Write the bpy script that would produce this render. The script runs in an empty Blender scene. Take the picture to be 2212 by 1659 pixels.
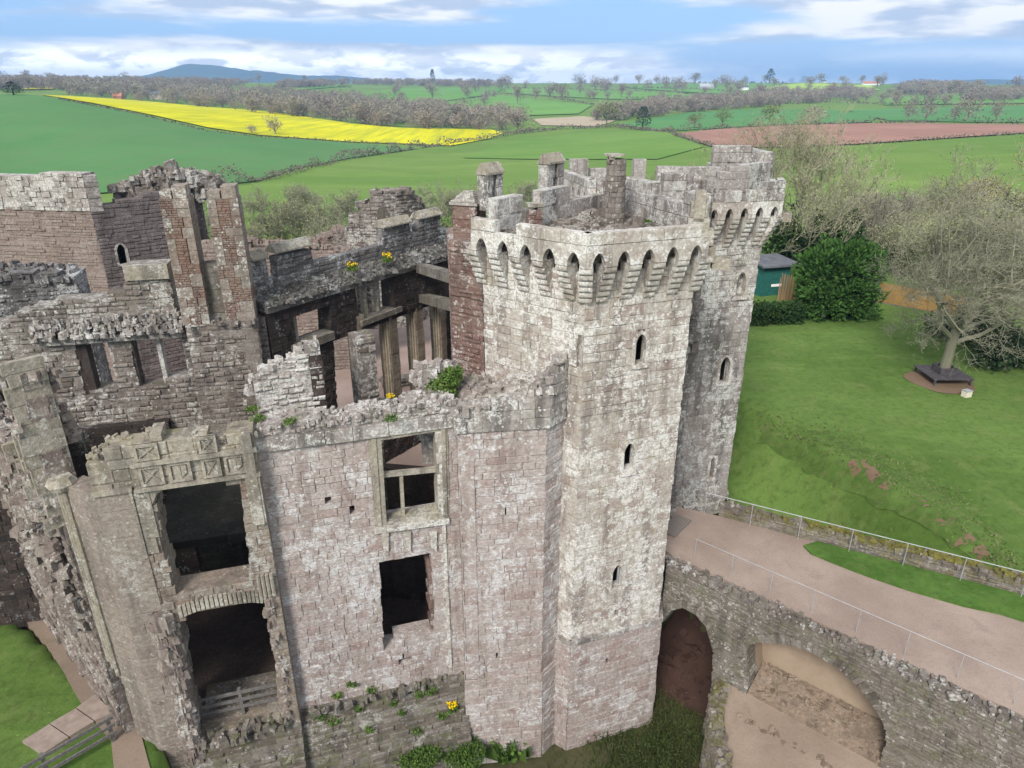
import bpy, math, random
import numpy as np
from mathutils import Vector
from mathutils import noise as mnoise
rad = math.radians
S = bpy.context.scene
# ------------------------------------------------------------------ camera
CAMZ = 17.0; PITCH = rad(23.2); FPX = 1500.0
cd = bpy.data.cameras.new('camera'); cam = bpy.data.objects.new('camera', cd); S.collection.objects.link(cam)
cam.location = (0, 0, CAMZ); cam.rotation_euler = (rad(90) - PITCH, 0, 0)
cd.sensor_width = 36; cd.lens = FPX / 2212 * 36; cd.clip_start = .1; cd.clip_end = 40000
S.camera = cam
# ------------------------------------------------------------------ sun and sky
SUN = Vector((-.28, -.72, .66)).normalized()
ld = bpy.data.lights.new('sun', 'SUN'); ld.energy = 3.0; ld.angle = rad(18); ld.color = (1, .96, .9)
sun = bpy.data.objects.new('sun', ld); S.collection.objects.link(sun)
sun.rotation_euler = SUN.to_track_quat('Z', 'Y').to_euler()
W = bpy.data.worlds.new('World'); S.world = W; W.use_nodes = True
S.view_settings.view_transform = 'Standard'; S.view_settings.look = 'None'
S.view_settings.gamma = 1; S.view_settings.exposure = .58

class NT:
    def __init__(s, nt): s.nt = nt; s.N = nt.nodes; s.L = nt.links
    def n(s, t, **k):
        o = s.N.new(t)
        for a, b in k.items(): setattr(o, a, b)
        return o
    def put(s, sock, val):
        if isinstance(val, bpy.types.NodeSocket): s.L.new(val, sock)
        else: sock.default_value = val
    def math(s, op, a, b=0.0, c=None, clamp=False):
        o = s.n('ShaderNodeMath', operation=op, use_clamp=clamp); s.put(o.inputs[0], a); s.put(o.inputs[1], b)
        if c is not None: s.put(o.inputs[2], c)
        return o.outputs[0]
    def mix(s, f, a, b, bt='MIX'):
        o = s.n('ShaderNodeMix', data_type='RGBA', blend_type=bt)
        s.put(o.inputs[0], f); s.put(o.inputs[6], a if not isinstance(a, tuple) else (*a[:3], 1)); s.put(o.inputs[7], b if not isinstance(b, tuple) else (*b[:3], 1))
        return o.outputs[2]
    def noise(s, vec, scale, detail=4, rough=.55, dist=0.0):
        o = s.n('ShaderNodeTexNoise'); s.put(o.inputs['Vector'], vec); o.inputs['Scale'].default_value = scale
        o.inputs['Detail'].default_value = detail; o.inputs['Roughness'].default_value = rough; o.inputs['Distortion'].default_value = dist
        return o.outputs[0]
    def step(s, v, lo, hi):
        o = s.n('ShaderNodeMapRange', interpolation_type='SMOOTHSTEP'); s.put(o.inputs[0], v)
        s.put(o.inputs[1], lo); s.put(o.inputs[2], hi); return o.outputs[0]
    def scale(s, vec, sc, loc=(0, 0, 0)):
        o = s.n('ShaderNodeMapping'); s.put(o.inputs[0], vec); o.inputs['Scale'].default_value = sc; o.inputs['Location'].default_value = loc
        return o.outputs[0]
    def ramp(s, v, cols):
        o = s.n('ShaderNodeValToRGB'); s.put(o.inputs[0], v); e = o.color_ramp.elements
        while len(e) < len(cols): e.new(.5)
        for i, c in enumerate(cols):
            e[i].position = i / (len(cols) - 1); e[i].color = (*c, 1)
        return o.outputs[0]

def build_world():
    t = NT(W.node_tree); t.N.clear()
    out = t.n('ShaderNodeOutputWorld'); sky = t.n('ShaderNodeTexSky', sky_type='NISHITA')
    sky.sun_disc = False; sky.sun_elevation = math.asin(SUN.z); sky.sun_rotation = math.atan2(SUN.x, SUN.y)
    b1 = t.n('ShaderNodeBackground'); t.L.new(sky.outputs[0], b1.inputs[0]); b1.inputs[1].default_value = .1
    tc = t.n('ShaderNodeTexCoord'); sp = t.n('ShaderNodeSeparateXYZ'); t.L.new(tc.outputs['Generated'], sp.inputs[0])
    x, y, z = sp.outputs
    az = t.math('ARCTAN2', x, y); el = t.math('ARCSINE', z)
    cb = t.n('ShaderNodeCombineXYZ'); t.put(cb.inputs[0], az); t.put(cb.inputs[1], el)
    v = cb.outputs[0]
    n1 = t.noise(t.scale(v, (2.2, 17, 1), (3.1, .4, 0)), 1.6, 6, .55, .4)      # long flat streaks
    n2 = t.noise(t.scale(v, (9, 26, 1), (1.7, .1, 0)), 1.5, 7, .6, .3)         # cumulus heads
    # where the photograph's blue gaps sit (azimuth, elevation)
    def blob(a0, e0, ra, re):
        da = t.math('DIVIDE', t.math('SUBTRACT', az, a0), ra); de = t.math('DIVIDE', t.math('SUBTRACT', el, e0), re)
        d = t.math('ADD', t.math('MULTIPLY', da, da), t.math('MULTIPLY', de, de))
        return t.math('POWER', 2.718, t.math('MULTIPLY', d, -1))
    blue = blob(.30, .034, .20, .022)
    for a in ((.12, .075, .30, .02), (-.50, .060, .22, .012), (.46, .018, .30, .020), (-.05, .058, .35, .008), (-.66, .085, .1, .02)):
        blue = t.math('MAXIMUM', blue, blob(*a))
    white = t.math('MAXIMUM', blob(.52, .085, .18, .03), blob(-.25, .022, .48, .026))
    white = t.math('MAXIMUM', white, t.math('MULTIPLY', blob(-.2, .092, .22, .018), .8))
    m = t.math('ADD', n1, t.math('MULTIPLY', white, .34)); m = t.math('SUBTRACT', m, t.math('MULTIPLY', blue, .36))
    cover = t.step(m, .32, .60)
    cover = t.math('MAXIMUM', cover, t.step(el, .16, .35))
    low = t.step(el, .052, .02)
    cum = t.math('MULTIPLY', t.step(n2, .42, .54), t.math('MULTIPLY', low, t.math('SUBTRACT', 1, blue, clamp=True)))
    grey = t.noise(t.scale(v, (4, 20, 1), (7.3, 2, 0)), 2.2, 5, .5)
    ccol = t.mix(t.step(grey, .40, .58), (.52, .63, .81), (1.02, 1.03, 1.05))
    ccol = t.mix(low, ccol, t.mix(.5, ccol, (1.45, 1.42, 1.38))); ccol = t.mix(cum, ccol, (2.1, 2.05, 2.0))
    b2 = t.n('ShaderNodeBackground'); t.put(b2.inputs[0], ccol); b2.inputs[1].default_value = .74
    # thin rain-blue veil that the blue gaps show
    b3 = t.n('ShaderNodeBackground'); b3.inputs[0].default_value = (.28, .53, .95, 1); b3.inputs[1].default_value = .80
    mx0 = t.n('ShaderNodeMixShader'); mx0.inputs[0].default_value = .75; t.L.new(b1.outputs[0], mx0.inputs[1]); t.L.new(b3.outputs[0], mx0.inputs[2])
    mx = t.n('ShaderNodeMixShader'); t.put(mx.inputs[0], t.math('MAXIMUM', cover, cum)); t.L.new(mx0.outputs[0], mx.inputs[1]); t.L.new(b2.outputs[0], mx.inputs[2])
    t.L.new(mx.outputs[0], out.inputs[0])
build_world()

# ------------------------------------------------------------------ pixel -> place helpers (photo seen at 2212 x 1659)
cP, sP = math.cos(PITCH), math.sin(PITCH)
def ray(px, py):
    v = (829.5 - py) / FPX
    return ((px - 1106) / FPX, cP + v * sP, -sP + v * cP)
def atz(px, py, z):
    a, b, c = ray(px, py); k = (z - CAMZ) / c
    return (a * k, b * k)
def aty(px, py, y):
    a, b, c = ray(px, py); k = y / b
    return (a * k, y, CAMZ + c * k)
class Plane:
    """vertical plane through two plan points; s runs along it, n faces out (to the right of travel)"""
    def __init__(s, p0, p1):
        s.p0 = p0; s.p1 = p1; s.L = math.hypot(p1[0] - p0[0], p1[1] - p0[1])
        s.u = ((p1[0] - p0[0]) / s.L, (p1[1] - p0[1]) / s.L); s.n = (s.u[1], -s.u[0])
    def P(s, a, z, d=0.0):
        return (s.p0[0] + s.u[0] * a + s.n[0] * d, s.p0[1] + s.u[1] * a + s.n[1] * d, z)
    def px(s, px, py, d=0.0):
        a, b, c = ray(px, py)
        ox, oy = s.p0[0] + s.n[0] * d, s.p0[1] + s.n[1] * d
        k = (ox * s.n[0] + oy * s.n[1]) / (a * s.n[0] + b * s.n[1])
        return ((a * k - ox) * s.u[0] + (b * k - oy) * s.u[1], CAMZ + c * k)
    def pxs(s, pts, d=0.0): return [s.px(*p, d) for p in pts]
    def off(s, d): return Plane(s.P(0, 0, d)[:2], s.P(s.L, 0, d)[:2])

# ------------------------------------------------------------------ mesh builder
class MB:
    def __init__(s): s.v = []; s.f = []; s.t = []; s.m = []
    def face(s, pts, t=.5, m=0):
        i = len(s.v); s.v.extend(pts); s.f.append(tuple(range(i, i + len(pts)))); s.t.append(t); s.m.append(m)
    def poly(s, i0, idx, t, m=0):
        s.f.append(tuple(i0 + k for k in idx)); s.t.append(t); s.m.append(m)
    def hexa(s, p, t=.5, m=0):          # p: 4 bottom + 4 top, both counter-clockwise seen from above
        i = len(s.v); s.v.extend(p)
        for q in ((3, 2, 1, 0), (4, 5, 6, 7), (0, 1, 5, 4), (1, 2, 6, 5), (2, 3, 7, 6), (3, 0, 4, 7)): s.poly(i, q, t, m)
    def pbox(s, pl, a0, a1, z0, z1, d0, d1, t=.5, m=0):   # box on a plane, d0 back, d1 front
        P = pl.P
        s.hexa([P(a0, z0, d1), P(a1, z0, d1), P(a1, z0, d0), P(a0, z0, d0), P(a0, z1, d1), P(a1, z1, d1), P(a1, z1, d0), P(a0, z1, d0)], t, m)
    def box(s, c, sx, sy, sz, rz=0, t=.5, m=0):           # base-centred box
        ca, sa = math.cos(rz), math.sin(rz)
        def q(a, b, z): return (c[0] + a * ca - b * sa, c[1] + a * sa + b * ca, c[2] + z)
        x, y = sx / 2, sy / 2
        s.hexa([q(-x, -y, 0), q(x, -y, 0), q(x, y, 0), q(-x, y, 0), q(-x, -y, sz), q(x, -y, sz), q(x, y, sz), q(-x, y, sz)], t, m)
    def slab(s, pl, poly, d0, d1, t=.5, m=0):             # polygon (s,z) extruded from d0 to d1 (front)
        n = len(poly); i = len(s.v)
        ar = sum(poly[k][0] * poly[(k + 1) % n][1] - poly[(k + 1) % n][0] * poly[k][1] for k in range(n))
        if ar < 0: poly = poly[::-1]
        s.v.extend(pl.P(a, z, d1) for a, z in poly); s.v.extend(pl.P(a, z, d0) for a, z in poly)
        s.poly(i, range(n), t, m); s.poly(i, [n + k for k in range(n)][::-1], t, m)
        for k in range(n): s.poly(i, (k, n + k, n + (k + 1) % n, (k + 1) % n), t, m)
    def column(s, poly, z0, z1, t=.5, m=0):               # plan polygon extruded upwards
        n = len(poly); i = len(s.v)
        ar = sum(poly[k][0] * poly[(k + 1) % n][1] - poly[(k + 1) % n][0] * poly[k][1] for k in range(n))
        if ar < 0: poly = poly[::-1]
        s.v.extend((a, b, z0) for a, b in poly); s.v.extend((a, b, z1) for a, b in poly)
        s.poly(i, [n + k for k in range(n)], t, m); s.poly(i, list(range(n))[::-1], t, m)
        for k in range(n): s.poly(i, (k, (k + 1) % n, n + (k + 1) % n, n + k), t, m)
    def tube(s, pts, rr, k=5, t=.5, m=0, cap=True):
        i = len(s.v); n = len(pts)
        for j, p in enumerate(pts):
            a = Vector(pts[min(j + 1, n - 1)]) - Vector(pts[max(j - 1, 0)])
            a.normalize(); b = a.cross(Vector((.3, .9, .1))) if abs(a.y) < .9 else a.cross(Vector((1, 0, 0)))
            b.normalize(); c = a.cross(b); r = rr[j] if isinstance(rr, (list, tuple)) else rr
            for q in range(k):
                w = 2 * math.pi * q / k
                d = b * math.cos(w) * r + c * math.sin(w) * r
                s.v.append((p[0] + d.x, p[1] + d.y, p[2] + d.z))
        for j in range(n - 1):
            for q in range(k): s.poly(i, (j * k + q, j * k + (q + 1) % k, (j + 1) * k + (q + 1) % k, (j + 1) * k + q), t, m)
        if cap: s.poly(i, [(n - 1) * k + q for q in range(k)], t, m); s.poly(i, list(range(k))[::-1], t, m)
    def rock(s, c, r, R, t=.5, m=0, flat=.7):
        """one angular broken stone: skewed four or five sided block with a tilted top"""
        i = len(s.v); rz = R.uniform(0, 3.14); ca, sa = math.cos(rz), math.sin(rz); n = R.choice((4, 4, 5))
        ax, ay, az = r * R.uniform(.75, 1.45), r * R.uniform(.55, 1.0), r * flat * R.uniform(.6, 1.15); tx, ty = R.uniform(-.35, .35), R.uniform(-.35, .35)
        W = [6.283 * (q + .5) / n + R.uniform(-.22, .22) for q in range(n)]; K = [R.uniform(.9, 1.25) for _ in range(n)]
        for zz, k in ((-1, .95), (1, R.uniform(.72, .92))):
            for w, kk in zip(W, K):
                a, b = ax * k * kk * math.cos(w), ay * k * kk * math.sin(w)
                s.v.append((c[0] + a * ca - b * sa, c[1] + a * sa + b * ca, c[2] + az * zz + (tx * a + ty * b if zz > 0 else 0)))
        for q in range(n): s.poly(i, (q, (q + 1) % n, n + (q + 1) % n, n + q), t, m)
        s.poly(i, range(n, 2 * n), t, m)
    def leaf(s, c, sz, R, t=.5, m=0, asp=1.0, dirv=None):
        a = Vector((R.gauss(0, 1), R.gauss(0, 1), R.gauss(0, 1))) if dirv is None else Vector(dirv) + Vector((R.gauss(0, .35), R.gauss(0, .35), R.gauss(0, .35)))
        a.normalize(); b = a.cross(Vector((R.gauss(0, 1), R.gauss(0, 1), R.gauss(0, 1)))); b.normalize()
        a = a * sz * asp; b = b * sz * .5; c = Vector(c)
        s.face([tuple(c - b * .6), tuple(c + a * .5 - b), tuple(c + a), tuple(c + a * .5 + b)], t, m)
    def build(s, name, mats, parent=None, smooth=False, loc=None):
        me = bpy.data.meshes.new(name); me.from_pydata(s.v, [], s.f)
        at = me.attributes.new('tone', 'FLOAT', 'FACE'); at.data.foreach_set('value', np.array(s.t, dtype=np.float32))
        if not isinstance(mats, (list, tuple)): mats = [mats]
        for q in mats: me.materials.append(q)
        if len(mats) > 1: me.polygons.foreach_set('material_index', np.array(s.m, dtype=np.int32))
        if smooth: me.polygons.foreach_set('use_smooth', np.ones(len(s.f), dtype=bool))
        me.update()
        o = bpy.data.objects.new(name, me); S.collection.objects.link(o)
        if parent: o.parent = parent
        if loc: o.location = loc
        return o
def tag(o, label=None, cat=None, group=None, kind=None):
    if label: o['label'] = label
    if cat: o['category'] = cat
    if group: o['group'] = group
    if kind: o['kind'] = kind
    return o
def thing(name, label, cat, group=None, loc=(0, 0, 0)):
    o = bpy.data.objects.new(name, None); S.collection.objects.link(o); o.location = loc; o.empty_display_size = .5
    return tag(o, label, cat, group)
def child(mb, name, mats, root, smooth=False, up=None):
    """build a part; vertices are world coordinates, the part is placed relative to the thing (and to its own parent part)"""
    base = Vector(root.location)
    mb.v = [(a - base.x, b - base.y, c - base.z) for a, b, c in mb.v]
    o = mb.build(name, mats, None, smooth); o.parent = up or root
    return o

# ------------------------------------------------------------------ materials
def new_mat(name):
    m = bpy.data.materials.new(name); m.use_nodes = True; t = NT(m.node_tree)
    return m, t, t.N['Principled BSDF']
def finish(t, b, col, rough=.9, bump=None, bs=.5, bd=.02, spec=.25):
    t.put(b.inputs['Base Color'], col); t.put(b.inputs['Roughness'], rough); b.inputs['Specular IOR Level'].default_value = spec
    if bump is not None:
        bn = t.n('ShaderNodeBump'); bn.inputs['Strength'].default_value = bs; bn.inputs['Distance'].default_value = bd
        t.put(bn.inputs['Height'], bump); t.L.new(bn.outputs[0], b.inputs['Normal'])
def geo_pos(t): return t.n('ShaderNodeNewGeometry').outputs['Position']
def stone(name, cols, lichen=.5, lcol=(.62, .60, .56), stain=.5, moss=.3, mosscol=(.16, .16, .05), scol=(.05, .045, .042), grain=1.0, seed=0):
    m, t, b = new_mat(name)
    p = t.scale(geo_pos(t), (1, 1, 1), (seed * 7.3, seed * 3.1, seed * 1.7))
    tone = t.n('ShaderNodeAttribute', attribute_name='tone').outputs['Fac']
    big = t.noise(p, .45, 3, .6)
    v = t.math('ADD', t.math('ADD', t.math('MULTIPLY', tone, .50), .06), t.math('MULTIPLY', t.math('SUBTRACT', t.noise(p, .8, 5, .65), .31), 1.0))
    col = t.ramp(v, cols)
    fine = t.noise(p, 9, 5, .7)
    col = t.mix(t.step(fine, .3, .75), t.mix(1.0, col, (.62, .58, .56), 'MULTIPLY'), col)
    # dark weather streaks that run down the wall
    st = t.noise(t.scale(p, (1.5, 1.5, .22)), 1.1, 5, .65)
    stm = t.math('MULTIPLY', t.step(st, .47, .64), stain)
    st2 = t.math('MULTIPLY', t.step(t.noise(p, 3.2, 5, .7), .56, .72), stain * .55)
    col = t.mix(t.math('MAXIMUM', stm, st2), col, scol)
    # lichen: crusts of several sizes
    l1 = t.noise(p, 4.2, 7, .75, .4); l2 = t.noise(p, 14, 5, .7, .3); l0 = t.noise(p, .55, 3, .6)
    la = t.math('ADD', l1, t.math('MULTIPLY', t.math('SUBTRACT', l0, .5), .7))
    la = t.math('ADD', la, t.math('MULTIPLY', t.math('SUBTRACT', tone, .5), .06))
    lm = t.math('MULTIPLY', t.step(la, .66 - .26 * lichen, .74 - .24 * lichen), t.step(l2, .38, .56))
    vo = t.n('ShaderNodeTexVoronoi'); t.put(vo.inputs['Vector'], p); vo.inputs['Scale'].default_value = 6.5
    sz = t.math('MULTIPLY', t.math('SUBTRACT', t.noise(p, 1.7, 4, .65), .42), 1.7)
    spots = t.step(t.math('SUBTRACT', sz, vo.outputs['Distance']), .0, .08)
    lm = t.math('MULTIPLY', t.math('MAXIMUM', lm, t.math('MULTIPLY', spots, .8)), min(1, lichen * 1.5 + .15))
    col = t.mix(lm, col, t.mix(t.noise(p, 20, 3, .6), lcol, tuple(c * .72 for c in lcol)))
    # moss and yellow algae on upward faces and ledges
    nz = t.n('ShaderNodeSeparateXYZ'); t.L.new(t.n('ShaderNodeNewGeometry').outputs['True Normal'], nz.inputs[0])
    mm = t.math('MULTIPLY', t.step(t.noise(p, 1.5, 5, .7), .62 - .25 * moss, .75 - .2 * moss), t.math('ADD', t.math('MULTIPLY', t.step(nz.outputs[2], .1, .8), .5), .28 * moss + .1))
    col = t.mix(t.math('MULTIPLY', mm, min(1, moss * 1.6)), col, mosscol)
    bump = t.math('ADD', t.math('MULTIPLY', t.noise(p, 14, 6, .7), .6), t.math('MULTIPLY', t.noise(p, 4, 4, .65), .9))
    finish(t, b, col, .93, bump, .9 * grain, .06)
    return m
M = {}
pale = [(.28, .21, .18), (.39, .32, .28), (.47, .42, .37), (.51, .475, .42), (.55, .52, .47), (.46, .40, .35)]
pink = [(.29, .21, .188), (.39, .31, .282), (.445, .385, .357), (.475, .422, .395), (.495, .455, .43), (.42, .335, .308)]
rub = [(.13, .105, .09), (.19, .158, .138), (.25, .22, .195), (.31, .285, .255), (.225, .185, .16)]
red = [(.13, .075, .06), (.19, .115, .093), (.23, .15, .125), (.27, .20, .17), (.18, .115, .095)]
M['pale'] = stone('pale_ashlar', pale, .66, (.74, .72, .68), .62, .42, (.27, .25, .12), (.13, .10, .088), seed=1)
M['pink'] = stone('pink_ashlar', pink, .50, (.66, .65, .64), .42, .30, (.25, .23, .12), (.17, .125, .105), seed=2)
M['rubble'] = stone('rubble_stone', rub, .52, (.56, .54, .50), .5, .4, (.10, .11, .045), seed=3)
M['red'] = stone('red_sandstone', red, .42, (.6, .56, .52), .45, .2, seed=4)
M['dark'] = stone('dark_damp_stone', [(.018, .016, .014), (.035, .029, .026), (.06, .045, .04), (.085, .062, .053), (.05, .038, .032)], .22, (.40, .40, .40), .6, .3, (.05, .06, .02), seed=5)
M['inner'] = stone('damp_shade_stone', [(.018, .019, .015), (.03, .03, .024), (.045, .04, .033), (.052, .045, .038)], .02, (.3, .3, .3), .6, .4, (.02, .03, .012), seed=15)  # near-black: damp algae together with the shade inside rooms, slits and tunnel
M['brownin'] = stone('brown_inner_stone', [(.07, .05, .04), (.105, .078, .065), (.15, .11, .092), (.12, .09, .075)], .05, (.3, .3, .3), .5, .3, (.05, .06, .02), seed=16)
M['ochre'] = stone('ochre_dressed_stone', [(.23, .195, .145), (.31, .275, .21), (.375, .34, .275), (.42, .39, .325), (.35, .29, .215)], .42, (.60, .58, .52), .5, .42, (.22, .20, .08), seed=6)
M['grey'] = stone('grey_lichen_stone', [(.22, .185, .17), (.31, .275, .255), (.40, .37, .345), (.45, .425, .395), (.50, .475, .445)], .64, (.66, .65, .61), .6, .45, (.15, .15, .06), seed=7)
M['bridge'] = stone('bridge_rubble', [(.10, .085, .068), (.16, .14, .115), (.22, .195, .165), (.27, .25, .22), (.17, .14, .12)], .34, (.55, .54, .50), .5, .55, (.10, .11, .04), seed=8)
M['top'] = stone('loose_rubble', [(.21, .175, .155), (.31, .27, .245), (.39, .35, .325), (.46, .43, .40), (.35, .30, .27)], .68, (.66, .64, .60), .45, .4, (.12, .13, .05), seed=9)
M['brick'] = stone('chimney_stone_and_brick', [(.20, .125, .095), (.25, .165, .13), (.285, .225, .185), (.33, .29, .25), (.385, .36, .32)], .5, (.62, .6, .55), .35, .3, seed=10)
def plain(name, c1, c2, sc=3, rough=.8, bs=.3, bd=.02, stretch=(1, 1, 1), spec=.25, metal=0, detail=5):
    m, t, b = new_mat(name); p = geo_pos(t)
    f = t.noise(t.scale(p, stretch), sc, detail, .65)
    finish(t, b, t.mix(t.step(f, .3, .7), c1, c2), rough, t.noise(t.scale(p, stretch), sc * 6, 4, .6), bs, bd, spec)
    b.inputs['Metallic'].default_value = metal
    return m
M['steel'] = plain('galvanised_rail', (.34, .35, .36), (.46, .46, .46), 4, .5, .05, .002, metal=.3)
M['wood'] = plain('weathered_timber', (.15, .125, .11), (.24, .205, .18), 3, .85, .6, .01, (9, 9, 1))
M['fence'] = plain('grey_fence_timber', (.085, .075, .07), (.20, .185, .175), 4, .85, .6, .01, (3, 3, 8))
M['slabs'] = plain('paving_slab', (.24, .185, .155), (.33, .26, .22), 2.5, .9, .3, .02)
M['gravel'] = None
def gravel(name, c1, c2, c3):
    m, t, b = new_mat(name); p = geo_pos(t)
    col = t.mix(t.step(t.noise(p, .35, 4, .6), .35, .68), c1, c2)
    col = t.mix(t.math('MULTIPLY', t.step(t.noise(p, .9, 6, .7, .5), .52, .72), .55), col, c3)
    col = t.mix(t.math('MULTIPLY', t.step(t.noise(p, 12, 6, .8), .46, .72), .5), col, tuple(x * .62 for x in c1)); col = t.mix(t.math('MULTIPLY', t.step(t.noise(p, 26, 4, .8), .58, .68), .5), col, tuple(min(1, x * 1.6) for x in c2))
    finish(t, b, col, .95, t.noise(p, 30, 4, .7), .5, .02)
    return m
M['gravel'] = gravel('pink_gravel', (.26, .195, .16), (.335, .26, .215), (.21, .16, .135))
M['court'] = gravel('courtyard_gravel', (.26, .19, .16), (.33, .25, .215), (.20, .14, .12))
M['sand'] = gravel('sandy_terrace', (.27, .205, .155), (.34, .265, .205), (.20, .15, .12))
M['shaded_earth'] = gravel('shaded_red_earth', (.052, .028, .021), (.078, .042, .032), (.03, .02, .016))  # red soil, darkened to carry the shade under the small arch
def grass(name, c1, c2, c3, big=.12, straw=.3):
    m, t, b = new_mat(name); p = geo_pos(t)
    col = t.mix(t.step(t.noise(p, big, 4, .6), .35, .66), c1, c2)
    col = t.mix(t.math('MULTIPLY', t.step(t.noise(p, big * 5, 6, .7, .6), .48, .75), straw), col, c3)
    col = t.mix(t.math('MULTIPLY', t.step(t.noise(p, 2.6, 8, .82), .44, .66), .55), col, tuple(x * .5 for x in c1))
    col = t.mix(t.math('MULTIPLY', t.step(t.noise(p, 4.5, 4, .8), .62, .70), .6), col, tuple(min(1, x * 1.9) for x in c2))
    col = t.mix(t.math('MULTIPLY', t.step(t.noise(t.scale(p, (.25, 1.2, 1)), big * 4, 5, .7), .5, .7), .35), col, tuple(min(1, x * 1.3) for x in c2))
    finish(t, b, col, .95, t.noise(p, 22, 5, .75), .7, .05, .1)
    return m
M['lawn'] = grass('mown_lawn', (.080, .140, .028), (.120, .192, .045), (.175, .205, .072), .13, .6)
M['rough'] = grass('rough_grass', (.06, .095, .02), (.09, .125, .03), (.15, .13, .06), .2, .6)
M['pasture'] = grass('pasture', (.115, .205, .036), (.155, .24, .05), (.205, .245, .085), .012, .55)

# ------------------------------------------------------------------ masonry
def pip(poly, s, z):
    inside = np.zeros(s.shape, bool); n = len(poly)
    for i in range(n):
        (x1, y1), (x2, y2) = poly[i], poly[(i + 1) % n]
        if (y1 > z) != (y2 > z): inside ^= s < (x2 - x1) * (z - y1) / (y2 - y1) + x1
    return inside
def wall(mb, pl, z0, z1, th=.8, holes=(), top=None, keep=None, course=.3, ln=(.32, .75), proud=.026, gap=.008, batter=0.0,
         rag=.0, both=False, seed=0, tr=(0., 1.), a0=0.0, a1=None, rough=0.0, m=0, core_t=None):
    R = random.Random(seed); a1 = pl.L if a1 is None else a1
    S_ = np.arange(a0 + .015, a1, .03); z = z0
    while z < z1 - .02:
        hh = course * R.uniform(.75, 1.25)
        if z1 - (z + hh) < course * .45: hh = z1 - z
        zm = z + hh * .5; ok = np.ones(S_.shape, bool)
        if top: ok &= np.interp(S_, [q[0] for q in top], [q[1] for q in top]) > zm
        if keep: ok &= pip(keep, S_, zm)
        for h in holes: ok &= ~pip(h, S_, zm)
        d = np.diff(np.concatenate([[0], ok.astype(int), [0]])); st = np.where(d == 1)[0]; en = np.where(d == -1)[0]
        bt = batter * (z1 - zm)
        for i, j in zip(st, en):
            a, b = S_[i] - .015, S_[j - 1] + .015
            if a > a0 + .02: a += R.uniform(-rag, rag)
            if b < a1 - .02: b += R.uniform(-rag, rag)
            if b - a < .1: continue
            ct = R.uniform(*tr) if core_t is None else core_t
            mb.pbox(pl, a + .008, b - .008, z, z + hh, -th, -.03 + bt, ct, m)
            s = a
            while s < b - .02:
                l = R.uniform(*ln) * (1.25 if R.random() < .15 else 1)
                if b - (s + l) < ln[0] * .6: l = b - s
                t = min(1, max(0, R.gauss((tr[0] + tr[1]) / 2, (tr[1] - tr[0]) * .30)))
                for side in ((1, -1) if both else (1,)):
                    pr = R.uniform(-proud, proud) + (R.uniform(-.06, 0) if R.random() < .05 else 0)
                    dz0, dz1 = (R.uniform(0, rough), R.uniform(0, rough)) if rough else (0, 0)
                    x0, x1, w0, w1 = s + gap, s + l - gap, z + gap + dz0 * hh, z + hh - gap - dz1 * hh
                    if side == 1: f, bk = pr + bt, -.07 + bt
                    else: f, bk = -th - pr, -th + .07
                    k = len(mb.v); P = pl.P; c = .012 + rough * .08; fi = f - c * side
                    j4 = [R.uniform(-rough, rough) * .1 for _ in range(8)] if rough else [0] * 8
                    mb.v += [P(x0, w0, fi), P(x1, w0, fi), P(x1, w1, fi), P(x0, w1, fi),
                             P(x0 + c + j4[0], w0 + c + j4[1], f), P(x1 - c + j4[2], w0 + c + j4[3], f), P(x1 - c + j4[4], w1 - c + j4[5], f), P(x0 + c + j4[6], w1 - c + j4[7], f),
                             P(x0, w0, bk), P(x1, w0, bk), P(x1, w1, bk), P(x0, w1, bk)]
                    q = [(4, 5, 6, 7), (0, 1, 5, 4), (1, 2, 6, 5), (2, 3, 7, 6), (3, 0, 4, 7), (8, 9, 1, 0), (9, 10, 2, 1), (10, 11, 3, 2), (11, 8, 0, 3)]
                    for w in q: mb.poly(k, w if side == 1 else w[::-1], t, m)
                s += l
        z += hh
def rubble(mb, pts, width, size=.16, dens=9, seed=0, m=0, lift=.05, tr=(.1, 1)):
    R = random.Random(seed + 91)
    for i in range(len(pts) - 1):
        a, b = Vector(pts[i]), Vector(pts[i + 1]); d = b - a; L = d.length
        nx = Vector((d.y, -d.x, 0)); nx.normalize()
        for k in range(max(1, int(L * dens * width))):
            f = R.random(); o = R.uniform(-.5, .5) * width; p = a + d * f + nx * o
            mb.rock((p.x, p.y, p.z + R.uniform(-.04, lift)), size * R.uniform(.5, 1.35), R, R.uniform(*tr), m)
def topline(pl, top, d): return [pl.P(a, z, d) for a, z in top]
def arch_pts(w, h, rise, n=5, flat=False):
    """half-width outline of a pointed opening, (x,z) from left foot over the apex to right foot"""
    pts = [(-w / 2, 0)]
    for k in range(n + 1):
        f = k / n; x = -w / 2 * (1 - f); z = h - rise + rise * (math.sin(f * math.pi / 2) ** .8 if not flat else 1 - (1 - f) ** 2 * 1.0)
        pts.append((x, z))
    return pts + [(-x, z) for x, z in pts[::-1][1:]]
def ring(mb, pl, inner, outer, d0, d1, t=.5, m=0, closed=False):
    n = len(inner)
    for k in range(n if closed else n - 1):
        a, b = k, (k + 1) % n
        I0, I1, O0, O1 = inner[a], inner[b], outer[a], outer[b]
        f = [pl.P(*q, d1) for q in (I0, I1, O1, O0)]; g = [pl.P(*q, d0) for q in (I0, I1, O1, O0)]
        mb.face([f[3], f[2], f[1], f[0]], t, m); mb.face([f[0], f[1], g[1], g[0]], t, m); mb.face([f[2], f[3], g[3], g[2]], t, m)
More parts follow.
